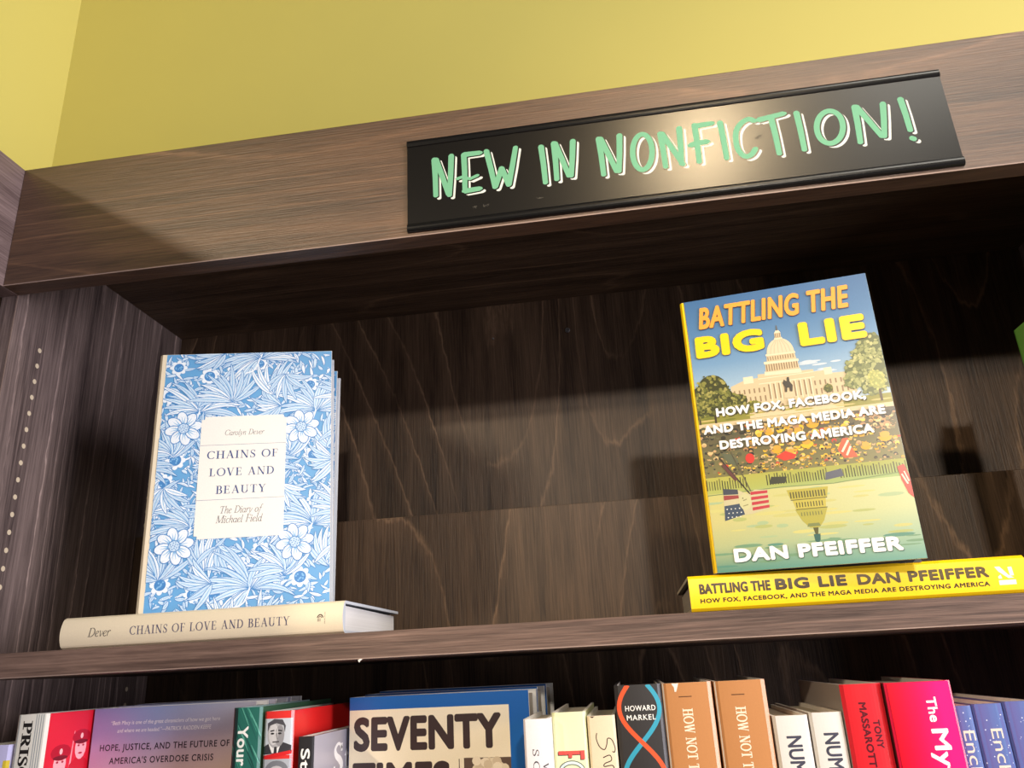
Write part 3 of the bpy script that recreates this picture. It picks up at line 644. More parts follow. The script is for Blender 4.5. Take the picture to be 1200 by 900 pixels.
faceout('book', 'copy directly behind the blue-bordered face-out book, its page edge showing at right', SX + 0.0040, SY + 0.0312, -0.0505, 0.030, 0.1655, seventy, 'blue-bordered books standing face out', pm=PAGES_G, **SV)
faceout('book', 'rearmost blue-bordered copy, a dark sliver behind the other two', SX + 0.0082, SY + 0.0625, -0.0490, 0.030, 0.1660, seventy, 'blue-bordered books standing face out', pm=PAGES_G, **SV)

def d(bk, t, w, h):
    a = bk.spine(); a.text(serif_line('SCI', 0.12, 0.07, 0.35), 0.0062, h - 0.0205, 0.021, 0.0046, (60, 62, 72), DOWN); a.text(serif_line('WH', 0.12, 0.07, 0.3), 0.0135, h - 0.0300, 0.017, 0.0040, (60, 62, 72), DOWN)
upright('book', 'slim white spine with small grey serif capitals, right of the blue-bordered cover', 0.3902, 0.4099, -0.0705, (228, 222, 226), y=-0.018, group=ROW, deco=d, w=0.110, jm=P_MATT)

def d(bk, t, w, h):
    a = bk.spine()
    def bl(pts, wd, c0, c1):
        a.polys(ribbon([(p[0] - 0.0006, p[1] - 0.0006) for p in pts], wd), c1); a.layer(); a.polys(ribbon(pts, wd), c0); a.layer()
    z = h - 0.0265
    bl([(0.0035, z - 0.0018), (0.0225, z - 0.0018)], 0.0026, (222, 74, 66), (40, 36, 34)); bl([(0.0218, z - 0.0005), (0.0218, z - 0.0065)], 0.0030, (222, 74, 66), (40, 36, 34)); bl([(0.0125, z - 0.002), (0.0125, z - 0.0052)], 0.0026, (222, 74, 66), (40, 36, 34))
    p = arc(0.0130, z - 0.0150, 0.0088, 0.0064, 0, 360, 24)
    a.polys(ribbon(p, 0.0030), (46, 52, 52)); a.layer(); a.polys(ribbon(p, 0.0019), (196, 214, 210))
    a.layer(); p = arc(0.0130, z - 0.0320, 0.0088, 0.0064, 0, 360, 24); a.polys(ribbon(p, 0.0030), (46, 52, 52))
upright('book', 'pale green spine with one red and one outlined letter', 0.4101, 0.4360, -0.0677, (216, 222, 176), group=ROW, deco=d, w=0.140, jm=P_MATT, bulge=0.0012)

def d(bk, t, w, h):
    a = bk.spine()
    s = smooth([(0.0066, h - 0.0120), (0.0060, h - 0.0160), (0.0080, h - 0.0215), (0.0115, h - 0.0235), (0.0135, h - 0.0200), (0.0145, h - 0.0160), (0.0175, h - 0.0170), (0.0195, h - 0.0225), (0.0188, h - 0.0255), (0.0172, h - 0.0250)], 5)
    a.stroke(s, 0.0007, (30, 26, 26))
    s = smooth([(0.0100, h - 0.0290), (0.0150, h - 0.0275), (0.0160, h - 0.0310), (0.0110, h - 0.0330), (0.0105, h - 0.0350), (0.0165, h - 0.0345), (0.0170, h - 0.0380), (0.0110, h - 0.0400), (0.0150, h - 0.0420)], 5)
    a.stroke(s, 0.0007, (30, 26, 26)); a.layer()
    a.poly([(0.0016, h), (0.0040, h - 0.0016), (0.0064, h)], (60, 44, 36))
upright('book', 'cream spine with thin black handwritten script, a nick at its top', 0.4370, 0.4581, -0.0712, (222, 202, 172), group=ROW, deco=d, w=0.140, jm=P_MATT)

def d(bk, t, w, h):
    a = bk.spine(); OR, TE = (222, 84, 44), (48, 152, 180); c = 0.0178; amp = 0.0152
    def hel(ph, v0, v1): return [(c + amp * math.sin(ph + 2 * PI * (h - v) / 0.0760), v) for v in [v0 + (v1 - v0) * k / 14 for k in range(15)]]
    ph = 0.0
    X = lambda v, s: c + s * amp * math.cos(PI * ((h - v) - 0.0165) / 0.0480)
    for v0, v1 in ((h, h - 0.0395), (h - 0.0395, h - 0.080)):
        a.stroke([(X(v0 + (v1 - v0) * k / 14, -1), v0 + (v1 - v0) * k / 14) for k in range(15)], 0.0033, OR if v0 == h else OR)
        a.stroke([(X(v0 + (v1 - v0) * k / 14, 1), v0 + (v1 - v0) * k / 14) for k in range(15)], 0.0033, TE)
    a.layer()
    a.stroke([(X(h - 0.033 - 0.012 * k / 8, -1), h - 0.033 - 0.012 * k / 8) for k in range(9)], 0.0033, OR); a.layer()
    a.text(bfont('HOWARD', 0.015, 1.1), 0.0072, h - 0.0185, 0.0228, 0.0040, (236, 236, 232)); a.text(bfont('MARKEL', 0.015, 1.1), 0.0078, h - 0.0250, 0.0218, 0.0040, (236, 236, 232))
upright('book', 'charcoal spine with an orange and teal double-helix ribbon', 0.4594, 0.4952, -0.0505, (44, 42, 44), group=ROW, deco=d, w=0.155, board=(60, 58, 62), bulge=0.0015)

def hownot(bk, t, w, h):
    a = bk.spine(); a.rect(0, 0.0013, 0, h, (226, 220, 214)); a.layer()
    a.rect(0.0118, 0.0214, h - 0.0102, h - 0.0095, (96, 62, 40))
    a.text(serif_line('HOW NOT TO', 0.19, 0.09, 0.08), 0.0136, h - 0.0185, 0.0470, 0.0074, (240, 224, 200), DOWN)
def nick(bk, t, w, h):
    hownot(bk, t, w, h); a = bk.spine(); a.layer(); a.layer(); a.layer()
    a.poly([(0.0072, h - 0.0002), (0.0126, h - 0.0002), (0.0104, h - 0.0062), (0.0092, h - 0.0062), (0.0090, h - 0.003)], (240, 232, 222))
HN = dict(spine=(184, 128, 80), board=(236, 226, 214), w=0.155, jm=P_GLOSS, bulge=0.0012)
upright('book', 'tan-orange spine with white serif capitals and a torn white nick at the top', 0.4957, 0.5327, -0.0507, group='tan-orange spines side by side', deco=nick, **HN)
upright('book', 'tan-orange spine with white serif capitals and an untorn top, right of its torn twin', 0.5346, 0.5723, -0.0509, group='tan-orange spines side by side', deco=hownot, **HN)

def numb(bk, t, w, h):
    a = bk.spine(); a.text(bfont('NUMBERS', 0.028), 0.0078, h - 0.0138, 0.049, 0.0112, (54, 56, 74), DOWN)
NB = dict(spine=(214, 210, 206), board=(226, 222, 214), front=(196, 190, 186), back=(190, 184, 180), w=0.150, jm=P_MATT, bulge=0.0010)
upright('book', 'white spine with tall navy capitals, touching the tan-orange spine', 0.5739, 0.5990, -0.0768, group='white spines with navy capitals', deco=numb, **NB)
upright('book', 'white spine with tall navy capitals, touching the red spine', 0.6003, 0.6236, -0.0757, group='white spines with navy capitals', deco=numb, **NB)

def d(bk, t, w, h):
    a = bk.spine(); a.text(bfont('MASSAROTTI', 0.05), 0.0105, h - 0.0125, 0.0445, 0.0055, (92, 20, 34), DOWN); a.text(bfont('TONY', 0.05), 0.0182, h - 0.0245, 0.0190, 0.0052, (92, 20, 34), DOWN)
    bk_ = bk.back(); bk_.rect(0.083, 0.100, h - 0.033, h - 0.020, (70, 66, 68)); bk_.layer(); bk_.text(bfont('F', 0.02), 0.087, h - 0.031, 0.007, 0.008, (180, 176, 172))
upright('book', 'bright red spine with dark red capitals and a grey side cover', 0.6246, 0.6540, -0.0573, (216, 36, 48), y=-0.004, group=ROW, deco=d, board=(200, 190, 186), back=(168, 160, 156), front=(200, 30, 44), w=0.155, jm=P_GLOSS, bulge=0.0022)

def d(bk, t, w, h):
    a = bk.spine(); n = 5; A0, A1 = (226, 2, 34), (226, 24, 122)
    for k in range(n):
        u0, u1 = 0.0016 + (t - 0.0032) * k / n, 0.0016 + (t - 0.0032) * (k + 1) / n
        mixc = lambda f: tuple(A0[i] + (A1[i] - A0[i]) * min(1, f * 1.25) for i in range(3))
        c0, c1 = mixc(k / n), mixc((k + 1) / n); a.rect(u0, u1, 0, h - 0.0003, (c0, c1, c1, c0))
    a.layer(); a.layer(); a.layer()
    a.text(bfont('The', 0.03), 0.0262, h - 0.0105, 0.0165, 0.0072, (250, 244, 246), DOWN); a.text(bfont('Myth', 0.035), 0.0255, h - 0.0315, 0.0410, 0.0120, (250, 244, 246), DOWN)
upright('book', 'very thick magenta spine with white rounded lettering, between red and blue spines', 0.6545, 0.7000, -0.0575, (226, 10, 70), y=-0.008, group=ROW, deco=d, board=(190, 30, 60), back=(60, 50, 52), front=(222, 24, 110), w=0.160, jm=P_GLOSS, bulge=0.0006)

def ench(off):
    def f(bk, t, w, h):
        a = bk.spine(); random.seed(int(off * 1e5) + 5)
        A0, A1 = (96, 84, 150), (78, 112, 172)
        for k in range(4):
            u0, u1 = t * k / 4 + (0.0012 if k == 0 else 0), t * (k + 1) / 4 - (0.0012 if k == 3 else 0)
            c0 = tuple(A0[i] + (A1[i] - A0[i]) * k / 4 for i in range(3)); c1 = tuple(A0[i] + (A1[i] - A0[i]) * (k + 1) / 4 for i in range(3)); a.rect(u0, u1, 0, h - 0.0003, (c0, c1, c1, c0))
        a.layer(); a.layer()
        for k in range(60):
            q = random.choice([0.00022, 0.0003, 0.00045]); a.ell(random.uniform(0.001, t - 0.001), h - random.uniform(0.002, 0.12), q, q, (206, 214, 236), 8)
        a.text(bfont('Enchant', 0.0), off, h - 0.0165, 0.0520, 0.0082, (222, 204, 190), DOWN)
    return f
EN = dict(spine=(86, 96, 162), board=(150, 140, 140), w=0.145, jm=P_SATIN, bulge=0.0006, group='starry blue spines')
upright('book', 'blue starry spine partly hidden by the thick magenta spine', 0.7003, 0.7134, -0.0753, deco=ench(0.0035), **EN)
upright('book', 'blue starry spine with its gold lettering fully in view, middle of three', 0.7138, 0.7343, -0.0746, deco=ench(0.0086), **EN)
upright('book', 'blue-violet starry spine at the far right end of the lower row', 0.7348, 0.7553, -0.0738, deco=ench(0.0125), **EN)

# ================================================================== upper shelf, left: floral books
CREAM = (232, 218, 190)
def floral(bk, t, w, h):
    a = bk.front(); rnd = random.Random(11)
    BGC, MID, PALE, WHT, LINE = (98, 162, 212), (128, 182, 224), (196, 218, 238), (232, 240, 247), (66, 132, 194)
    a.rect(0.0058, w, 0, h, BGC); a.clip = (0.0056, w - 0.0002, 0.0002, h - 0.0002); a.layer()
    J = 0.0
    def leaf(u, v, an, ln, wd, bend, vein=True):
        n = 7; pts = []; x, y, th = u, v, an
        for k in range(n + 1):
            pts.append((x, y)); th += bend / n; x += math.cos(th) * ln / n; y += math.sin(th) * ln / n
        prof = [max(0.02, math.sin(PI * (k / n) ** 0.8) ** 0.8) for k in range(n + 1)]
        a.polys(ribbon(pts, [wd * p + 0.0011 for p in prof]), LINE); a.z += J
        a.polys(ribbon(pts, [wd * p for p in prof]), rnd.choice([PALE, WHT, PALE, (206, 226, 242)])); a.z += J
        if vein:
            a.polys(ribbon(pts[1:-1], [wd * 0.13 * p + 0.0001 for p in prof[1:-1]]), MID); a.z += J
    def floret(u, v, r):
        for k in range(8):
            an = 2 * PI * k / 8; a.ell(u + r * math.cos(an), v + r * math.sin(an), r * 0.52, r * 0.42, WHT, 10, an)
        a.z += J; a.ell(u, v, r * 0.86, r * 0.86, LINE, 16); a.z += J
        for k in range(9):
            an = rnd.uniform(0, 2 * PI); q = rnd.uniform(0.1, 0.65) * r; a.ell(u + q * math.cos(an), v + q * math.sin(an), r * 0.14, r * 0.14, MID, 6)
        a.z += J
    def daisy(u, v, r):
        for k in range(8):
            an = 2 * PI * k / 8 + 0.2
            for rr, cc in ((0.36, LINE), (0.31, WHT)):
                a.ell(u + 0.62 * r * math.cos(an), v + 0.62 * r * math.sin(an), r * (rr + 0.12), r * (rr - 0.03), cc, 14, an); a.z += J
            for q in (-0.25, 0.0, 0.25): a.stroke([(u + 0.34 * r * math.cos(an + q * 0.7), v + 0.34 * r * math.sin(an + q * 0.7)), (u + 0.74 * r * math.cos(an + q), v + 0.74 * r * math.sin(an + q))], [r * 0.07, r * 0.01], MID)
            a.z += J
        a.ell(u, v, r * 0.34, r * 0.34, LINE, 18); a.z += J; a.ell(u, v, r * 0.29, r * 0.29, PALE, 18); a.z += J
        for k in range(14):
            an = 2.4 * k; q = 0.27 * r * math.sqrt((k + 0.3) / 14); a.ell(u + q * math.cos(an), v + q * math.sin(an), r * 0.035, r * 0.035, LINE, 6)
        a.z += J
    # filler sprigs
    for k in range(1150):
        leaf(rnd.uniform(0, w), rnd.uniform(0, h), rnd.uniform(0, 2 * PI), rnd.uniform(0.006, 0.013), rnd.uniform(0.0017, 0.0031), rnd.uniform(-1, 1), rnd.random() < 0.4)
    for k in range(200):
        q = rnd.uniform(0.0003, 0.0006); a.ell(rnd.uniform(0, w), rnd.uniform(0, h), q, q, WHT, 6)
    a.z += J
    # small blue florets
    for u, v in ((18, 236), (48, 226), (72, 228), (66, 205), (96, 238), (118, 222), (146, 214), (14, 118), (22, 140), (150, 140), (18, 24), (46, 14), (66, 10), (84, 38), (112, 20), (140, 24), (104, 50), (152, 96), (30, 88), (12, 206)):
        floret(u / 1000, v / 1000, rnd.uniform(0.0048, 0.0064))
    # sweeping fans of blades, arranged on a half-drop repeat
    for bu, bv in ((27, 172), (138, 170), (27, 58), (136, 56), (82, 228), (82, 114), (82, 0), (-26, 115), (190, 112)):
        for du, dv, a0, a1, bend, ln, m in ((14, 16, 95, 225, 0.9, 0.047, 13), (14, 16, 10, 95, -0.9, 0.040, 9), (-12, -30, 20, 165, 0.6, 0.040, 13), (28, -24, 30, 150, -0.7, 0.040, 11), (-20, 22, 140, 250, -0.6, 0.030, 9), (44, 30, 40, 170, 0.7, 0.034, 10), (40, -2, 200, 330, 0.6, 0.030, 8)):
            for k in range(m):
                an = math.radians(a0 + (a1 - a0) * k / (m - 1))
                leaf((bu + du) / 1000 + rnd.uniform(-0.001, 0.001), (bv + dv) / 1000, an, ln * rnd.uniform(0.72, 1.08), 0.0047, bend * rnd.uniform(0.5, 1.3))
        a.stroke(smooth([((bu + 14) / 1000, (bv + 17) / 1000), ((bu + 9) / 1000, (bv + 4) / 1000), (bu / 1000, bv / 1000)]), 0.0014, WHT); a.z += J
    for u, v in ((27.3, 171.8), (137.9, 169.5), (27.4, 58.2), (134.6, 56.2)): daisy(u / 1000, v / 1000, 0.0165)
    # cream title label with notched corners
    a.z += 0.00002
    L0, L1, B0, B1, q = 0.0437, 0.1238, 0.0632, 0.1828, 0.0030
    a.poly([(L0 + q, B0), (L1 - q, B0), (L1 - q, B0 + q * 0.9), (L1, B0 + q), (L1, B1 - q), (L1 - q * 0.9, B1 - q), (L1 - q, B1), (L0 + q, B1), (L0 + q * 0.9, B1 - q), (L0, B1 - q), (L0, B0 + q), (L0 + q, B0 + q * 0.9)], (238, 234, 226)); a.layer()
    G, N_ = (88, 84, 88), (52, 74, 128)
    for v in (0.1536, 0.0997): a.rect(L0, L1, v - 0.00022, v + 0.00022, (142, 148, 170))
    a.text(serif_line('Carolyn Dever', 0.09, 0.05, 0.03, 0.22), 0.0656, 0.1632, 0.0366, 0.0056, G)
    a.text(serif_line('CHAINS OF', 0.15, 0.055, 0.14), 0.0510, 0.1398, 0.0655, 0.0078, N_)
    a.text(serif_line('LOVE AND', 0.15, 0.055, 0.14), 0.0540, 0.1226, 0.0595, 0.0078, N_)
    a.text(serif_line('BEAUTY', 0.15, 0.055, 0.14), 0.0610, 0.1052, 0.0455, 0.0078, N_)
    a.text(serif_line('The Diary of', 0.10, 0.055, 0.03, 0.22), 0.0650, 0.0864, 0.0375, 0.0068, G)
    a.text(serif_line('Michael Field', 0.10, 0.055, 0.03, 0.22), 0.0624, 0.0774, 0.0412, 0.0068, G)
def floral_spine(bk, t, w, h, x0=-0.0137):
    a = bk.spine(); V = lambda X: h - (X - x0)
    N_ = (74, 72, 104)
    a.text(serif_line('Dever', 0.10, 0.055, 0.03, 0.2), 0.0090, V(0.0126), 0.0205, 0.0074, (70, 62, 60), DOWN)
    a.text(serif_line('CHAINS OF LOVE AND BEAUTY', 0.14, 0.055, 0.13), 0.0088, V(0.0517), 0.1435, 0.0070, N_, DOWN)
    u0, v0 = 0.0096, V(0.2200)
    for k in range(3): a.stroke([(u0 + 0.0005 + k * 0.0, v0 - 0.0010 * k), (u0 + 0.0030, v0 - 0.0010 * k)], 0.0004, (60, 50, 44))
    a.stroke(arc(u0 + 0.0030, v0 - 0.0020, 0.0030, 0.0024, -80, 80, 10), 0.0009, (60, 50, 44)); a.stroke(arc(u0 + 0.0030, v0 - 0.0020, 0.0016, 0.0012, -80, 80, 8), 0.0006, (60, 50, 44))
    a.text(bfont('PRINCETON', 0.0, 1.2), 0.0084, V(0.2265), 0.0092, 0.0011, (96, 86, 78), (1, 0))
# lying copy
bk = Book(0.0262, 0.160, 0.2551, CREAM, front=(216, 220, 226), back=(222, 220, 214), board=(196, 200, 206), inner=(104, 112, 124), bulge=0.0042, r=0.0022, n=18)
floral_spine(bk, 0.0262, 0.160, 0.2551)
fl = bk.finish('book', lying(-0.0137, bk.bulge, 0.0003, bk.h), 'cream-spined book lying flat under the blue floral book', 'book', 'floral-jacketed books', P_MATT, PAGES_W, taper=0.0022, over=0.0036)
# standing copies
u_, v_ = (0.96634749, 0.25599893, 0.0252402), (-0.03543987, 0.0353073, 0.99874792)
bk = Book(0.0245, 0.1668, 0.2508, CREAM, front=CREAM, back=(222, 220, 214), inner=(180, 186, 194), bulge=0.003); floral(bk, 0.0245, 0.1668, 0.2508)
bk.finish('book', face_out((0.048, 0.0122, 0.0267), u_, v_, 0.0245), 'front book of blue and white floral jacket standing on the cream one', 'book', 'floral-jacketed books', P_SATIN, PAGES_W)
ya = 0.20; u2 = (math.cos(ya), math.sin(ya), 0)
bk = Book(0.0245, 0.1668, 0.2508, CREAM, front=CREAM, back=(222, 220, 214), inner=(180, 186, 194), bulge=0.003); floral(bk, 0.0245, 0.1668, 0.2508)
bk.finish('book', face_out((0.1893 - 0.1668 * u2[0], 0.110 - 0.1668 * u2[1], 0.0267), u2, (0, 0, 1), 0.0245), 'floral book hidden behind the front floral book, a thin strip showing at its right', 'book', 'floral-jacketed books', P_SATIN, PAGES_W)

# ================================================================== upper shelf, right: yellow books with the domed building
YEL = (250, 206, 12)
def yspine(bk, t, w, h, x0=0.5250):
    a = bk.spine(); V = lambda X: h - (X - x0); K = (62, 48, 22)
    a.text(bfont('BATTLING THE', 0.05), 0.0127, V(0.5328), 0.0545, 0.0084, K, DOWN)
    a.text(bfont('BIG LIE', 0.07), 0.0126, V(0.5908), 0.0535, 0.0090, K, DOWN)
    a.text(bfont('DAN PFEIFFER', 0.065), 0.0124, V(0.6521), 0.0950, 0.0086, (84, 68, 30), DOWN)
    a.text(bfont('HOW FOX, FACEBOOK, AND THE MAGA MEDIA ARE DESTROYING AMERICA', 0.05, 1.06), 0.0060, V(0.5326), 0.2135, 0.0036, (50, 38, 20), DOWN)
    W_ = (250, 244, 226); q = lambda X, z: (z, V(X))
    a.poly([q(0.7528, 0.0062), q(0.7528, 0.0096), q(0.7648, 0.0096), q(0.7648, 0.0062)], W_)
    a.poly([q(0.7520, 0.0196), q(0.7556, 0.0196), q(0.7604, 0.0132), q(0.7640, 0.0110), q(0.7600, 0.0108), q(0.7540, 0.0160)], W_); a.poly([q(0.7530, 0.0108), q(0.7556, 0.0108), q(0.7550, 0.0138), q(0.7530, 0.0124)], W_)
    a.stroke([q(0.7625, 0.0190), q(0.7628, 0.0126)], 0.0028, W_)
bk = Book(0.0272, 0.160, 0.2496, YEL, front=(96, 140, 176), back=(240, 200, 20), board=(206, 196, 170), inner=(40, 40, 40), bulge=0.0010, r=0.0026)
yspine(bk, 0.0272, 0.160, 0.2496)
bk.finish('book', lying(0.5250, bk.bulge, 0.0003, bk.h), 'yellow-spined book lying flat with dark capitals along its spine', 'book', 'yellow-spined books', P_SATIN, PAGES_G, taper=0.0024, over=0.0040)

def capitol(bk, t, w, h):
    a = bk.front(False); rnd = random.Random(21); S = 0.001; J = 0.0
    a.clip = (0.0030, w - 0.0002, 0.0002, h - 0.0002)
    P = lambda L: [(x * S, y * S) for x, y in L]
    Wm, Hm = w * 1000, h * 1000
    # sky
    bands = [(Hm, (58, 104, 154)), (205, (76, 122, 168)), (175, (110, 150, 188)), (150, (156, 184, 206)), (120, (176, 192, 200))]
    for i in range(4):
        v1, c1 = bands[i]; v0, c0 = bands[i + 1]; a.rect(0.0030, w - 0.0002, v0 * S, v1 * S, (c0, c0, c1, c1))
    a.layer()
    for k in range(10):
        u = rnd.uniform(92, 122); v = rnd.uniform(154, 168); a.ell(u * S, v * S, rnd.uniform(.004, .010), rnd.uniform(.0006, .0012), (196, 208, 218), 12)
    a.layer()
    # building: wings, centre block, windows, pilasters
    ST, SH, LT = (206, 188, 152), (142, 120, 92), (228, 214, 184)
    a.poly(P([(33, 126), (130, 124), (130, 152), (112, 153), (112, 156), (100, 156), (100, 158), (56, 160), (56, 157), (44, 156), (33, 152)]), ST); a.layer()
    a.rect(.044, .052, .153, .159, LT); a.rect(.108, .114, .152, .158, LT)
    for y in (151.0, 155.5): a.rect(.056, .100, y * S, (y + 0.7) * S, LT)
    for x in range(35, 130, 4):
        if 60 < x < 96:
            a.rect(x * S, (x + 1.1) * S, .137, .150, SH); a.rect((x + 1.3) * S, (x + 2.1) * S, .135, .151, LT)
        else:
            a.rect(x * S, (x + 1.2) * S, .144, .148, SH); a.rect(x * S, (x + 1.2) * S, .136, .141, SH)
    for x in range(58, 100, 6):
        a.ell((x + 2) * S, .1300, .0013, .0024, SH, 10); a.rect((x + .7) * S, (x + 3.3) * S, .1265, .1300, SH)
    a.rect(.050, .110, .124, .1262, LT); a.layer()
    # dome: drum, colonnade, cap, lantern, statue
    a.poly(P([(61.5, 158), (91, 156.6), (90.4, 160.5), (62, 161.6)]), LT)
    a.poly(P([(62.8, 161), (89.8, 160.2), (89.2, 168.2), (63.6, 169)]), ST); a.layer()
    for k in range(13):
        x = 63.8 + k * 2.0; a.rect(x * S, (x + 0.95) * S, .1616, .1676, SH)
    a.poly(P([(62.4, 168), (90.2, 167), (90, 169.2), (62.6, 170.2)]), LT); a.layer()
    a.poly(P([(65, 170), (88.6, 169.2), (88, 175), (65.6, 175.6)]), ST); a.layer()
    for k in range(11):
        x = 66.0 + k * 2.0; a.rect(x * S, (x + 0.8) * S, .1708, .1742, SH)
    a.poly(P([(64.6, 175.2), (88.8, 174.6), (88.4, 176.2), (65, 176.8)]), LT); a.layer()
    dome = [(66, 176.4)] + [(77 + 11 * math.cos(math.radians(q)), 176.2 + 13.5 * math.sin(math.radians(q))) for q in range(176, -1, -11)] + [(88, 175.8)]
    a.poly(P(dome), (216, 202, 172)); a.layer()
    for q in (-8, -5, -1.6, 1.8, 5, 8): a.stroke(P([(77 + q, 176.6), (77 + q * 0.82, 183), (77 + q * 0.3, 188.6)]), .0005, (196, 178, 146))
    a.poly(P([(73.6, 189), (80.6, 188.8), (80, 190.4), (74.2, 190.6)]), LT); a.rect(.0745, .0795, .1900, .1948, ST); a.layer()
    for k in range(3): a.rect((75.1 + 1.6 * k) * S, (75.8 + 1.6 * k) * S, .1904, .1944, SH)
    a.poly(P([(74.4, 194.6), (79.8, 194.6), (78.2, 197), (76.0, 197)]), LT); a.poly(P([(76.4, 196.8), (77.8, 196.8), (77.6, 201.5), (76.8, 201.6)]), (92, 96, 100)); a.layer()
    # terraces, lawn, path
    a.rect(.0012, w - .0002, .1215, .1300, (136, 134, 56)); a.rect(.045, .118, .1225, .1290, (214, 196, 156)); a.layer()
    for k in range(22): a.ell(rnd.uniform(2, 152) * S, rnd.uniform(123, 129) * S, rnd.uniform(.003, .008), .0007, rnd.choice([(166, 160, 70), (110, 116, 44), (196, 176, 110)]), 8)
    a.rect(.0012, w - .0002, .1180, .1222, (206, 188, 150)); a.layer()
    # equestrian statue on its plinth
    D = (70, 66, 60); a.poly(P([(74, 136), (83, 136), (82.4, 141.5), (74.8, 141.5)]), (206, 190, 156)); a.layer()
    a.poly(P([(75.6, 141.2), (76.2, 145.5), (74.6, 149.5), (76, 152.4), (78, 150.4), (78.6, 154), (80.2, 154.2), (80.4, 150), (82.2, 146.5), (81.2, 141.2), (79.8, 141.2), (79.4, 145), (77.6, 145), (77, 141.2)]), D); a.layer()
    # trees
    def tree(cs, n, pal, r0, r1):
        for cu, cv, ru, rv in cs: a.ell(cu * S, cv * S, ru * S, rv * S, pal[0], 18)
        a.z += J
        for k in range(n):
            cu, cv, ru, rv = rnd.choice(cs); an = rnd.uniform(0, 2 * PI); q = math.sqrt(rnd.random())
            x, y = cu + ru * q * math.cos(an) * 1.06, cv + rv * q * math.sin(an) * 1.06
            i = min(len(pal) - 1, max(0, int((rnd.random() * 0.75 + 0.25 * (y - cv + rv) / (2 * rv)) * len(pal))))
            r = rnd.uniform(r0, r1); a.ell(x * S, y * S, r * S, r * 0.72 * S, pal[i], 7, rnd.uniform(0, 3)); a.z += J
    G1 = [(56, 60, 26), (78, 84, 36), (102, 106, 48), (130, 130, 62), (160, 154, 84)]
    G2 = [(92, 102, 62), (116, 124, 74), (138, 144, 90), (160, 164, 106), (186, 184, 124)]
    a.rect(.0165, .0182, .122, .140, (60, 48, 32)); a.rect(.0040, .0052, .122, .136, (60, 48, 32))
    tree([(18, 150, 13, 15), (8, 144, 9, 12), (26, 142, 9, 10), (4, 136, 6, 8), (17, 136, 12, 8)], 330, G1, 0.9, 2.0)
    tree([(37, 139, 8, 6), (34, 133, 6, 5)], 70, G1, 0.8, 1.7)
    tree([(49, 133, 6.5, 4.5), (44, 130, 5, 3)], 60, [(96, 98, 40), (124, 124, 48), (150, 146, 60), (170, 164, 78)], 0.7, 1.5)
    tree([(147, 170, 10, 13), (135, 153, 11, 10), (148, 150, 11, 16), (140, 163, 9, 10), (128, 144, 6, 7), (143, 138, 10, 8)], 380, G2, 0.9, 2.1)
    tree([(146, 142, 6, 8)], 60, [(150, 156, 84), (176, 176, 96), (194, 190, 110)], 0.7, 1.4)
    tree([(109, 140, 3.4, 3.6)], 30, G1[1:4], 0.5, 1.1)
    a.rect(.1456, .1474, .124, .134, (74, 60, 44)); a.layer()
    # crowd
    a.rect(.0030, w - .0002, .066, .1185, ((128, 124, 74), (136, 132, 80), (76, 68, 54), (84, 76, 60))); a.layer()
    YC = [(232, 182, 40), (214, 160, 38), (242, 200, 80)]; DK = [(50, 46, 38), (70, 62, 48), (44, 42, 40), (96, 90, 62), (126, 120, 82)]; SKN = [(196, 160, 112), (214, 184, 130), (176, 134, 92)]
    for k in range(760):
        u = rnd.uniform(2, Wm - 1); v = rnd.uniform(70, 118); s = rnd.uniform(1.0, 2.3) * (0.55 + 0.9 * abs(v - 68) / 50)
        far = math.exp(-((u - 90) / 46) ** 2)
        pal = YC if rnd.random() < 0.5 * far + 0.08 else (DK if rnd.random() < 0.5 else SKN)
        c = rnd.choice(pal) if rnd.random() > 0.05 else (206, 54, 42)
        if u < 40 and rnd.random() < 0.6: c = rnd.choice([(84, 86, 62), (52, 50, 42), (104, 104, 74)])
        x, y = u * S, v * S
        if rnd.random() < 0.4:
            a.ell(x, y, s * S, s * 0.9 * S, c, 9); a.z += J; a.ell(x, y - s * 0.35 * S, s * 0.62 * S, s * 0.5 * S, rnd.choice(SKN + DK), 8)
        else:
            a.poly([(x - s * S, y + s * .2 * S), (x - s * .6 * S, y - s * .8 * S), (x + s * .6 * S, y - s * .8 * S), (x + s * S, y + s * .3 * S), (x + s * .2 * S, y - s * .1 * S)], c)
        a.z += J
    for u, v, r in ((62, 94, 4.4), (92, 112, 5.0), (58, 109, 3.6), (80, 107, 4), (112, 91, 4.4), (128, 89, 4), (143, 95, 5.2), (85, 96, 4.8), (72, 90, 4)):
        a.poly([((u + r * math.cos(q)) * S, (v + r * 0.8 * math.sin(q)) * S) for q in [PI + PI * k / 8 for k in range(9)]], rnd.choice(YC)); a.z += J
        a.ell(u * S, (v + r * 0.3) * S, r * 0.72 * S, r * 0.5 * S, (206, 158, 60), 10); a.z += J
    a.ell(.0400, .0890, .0036, .0042, (206, 54, 46), 12); a.poly(P([(60, 88), (68, 92), (76, 88), (74, 85), (66, 84)]), (214, 60, 46))
    a.poly(P([(18, 96), (26, 94), (31, 88), (29, 84), (22, 87)]), (92, 98, 76)); a.layer()
    a.poly(P([(107, 88), (112, 97), (116, 97), (117, 90), (121, 81), (111, 81)]), (214, 92, 62)); a.stroke(P([(110, 86), (116, 95)]), .0016, (238, 220, 196)); a.stroke(P([(113, 83), (117, 90)]), .0016, (238, 220, 196)); a.layer()
    # fence band and its reflection
    a.rect(.0030, w - .0002, .0625, .0760, ((170, 178, 96), (150, 176, 116), (156, 160, 72), (176, 172, 80))); a.layer()
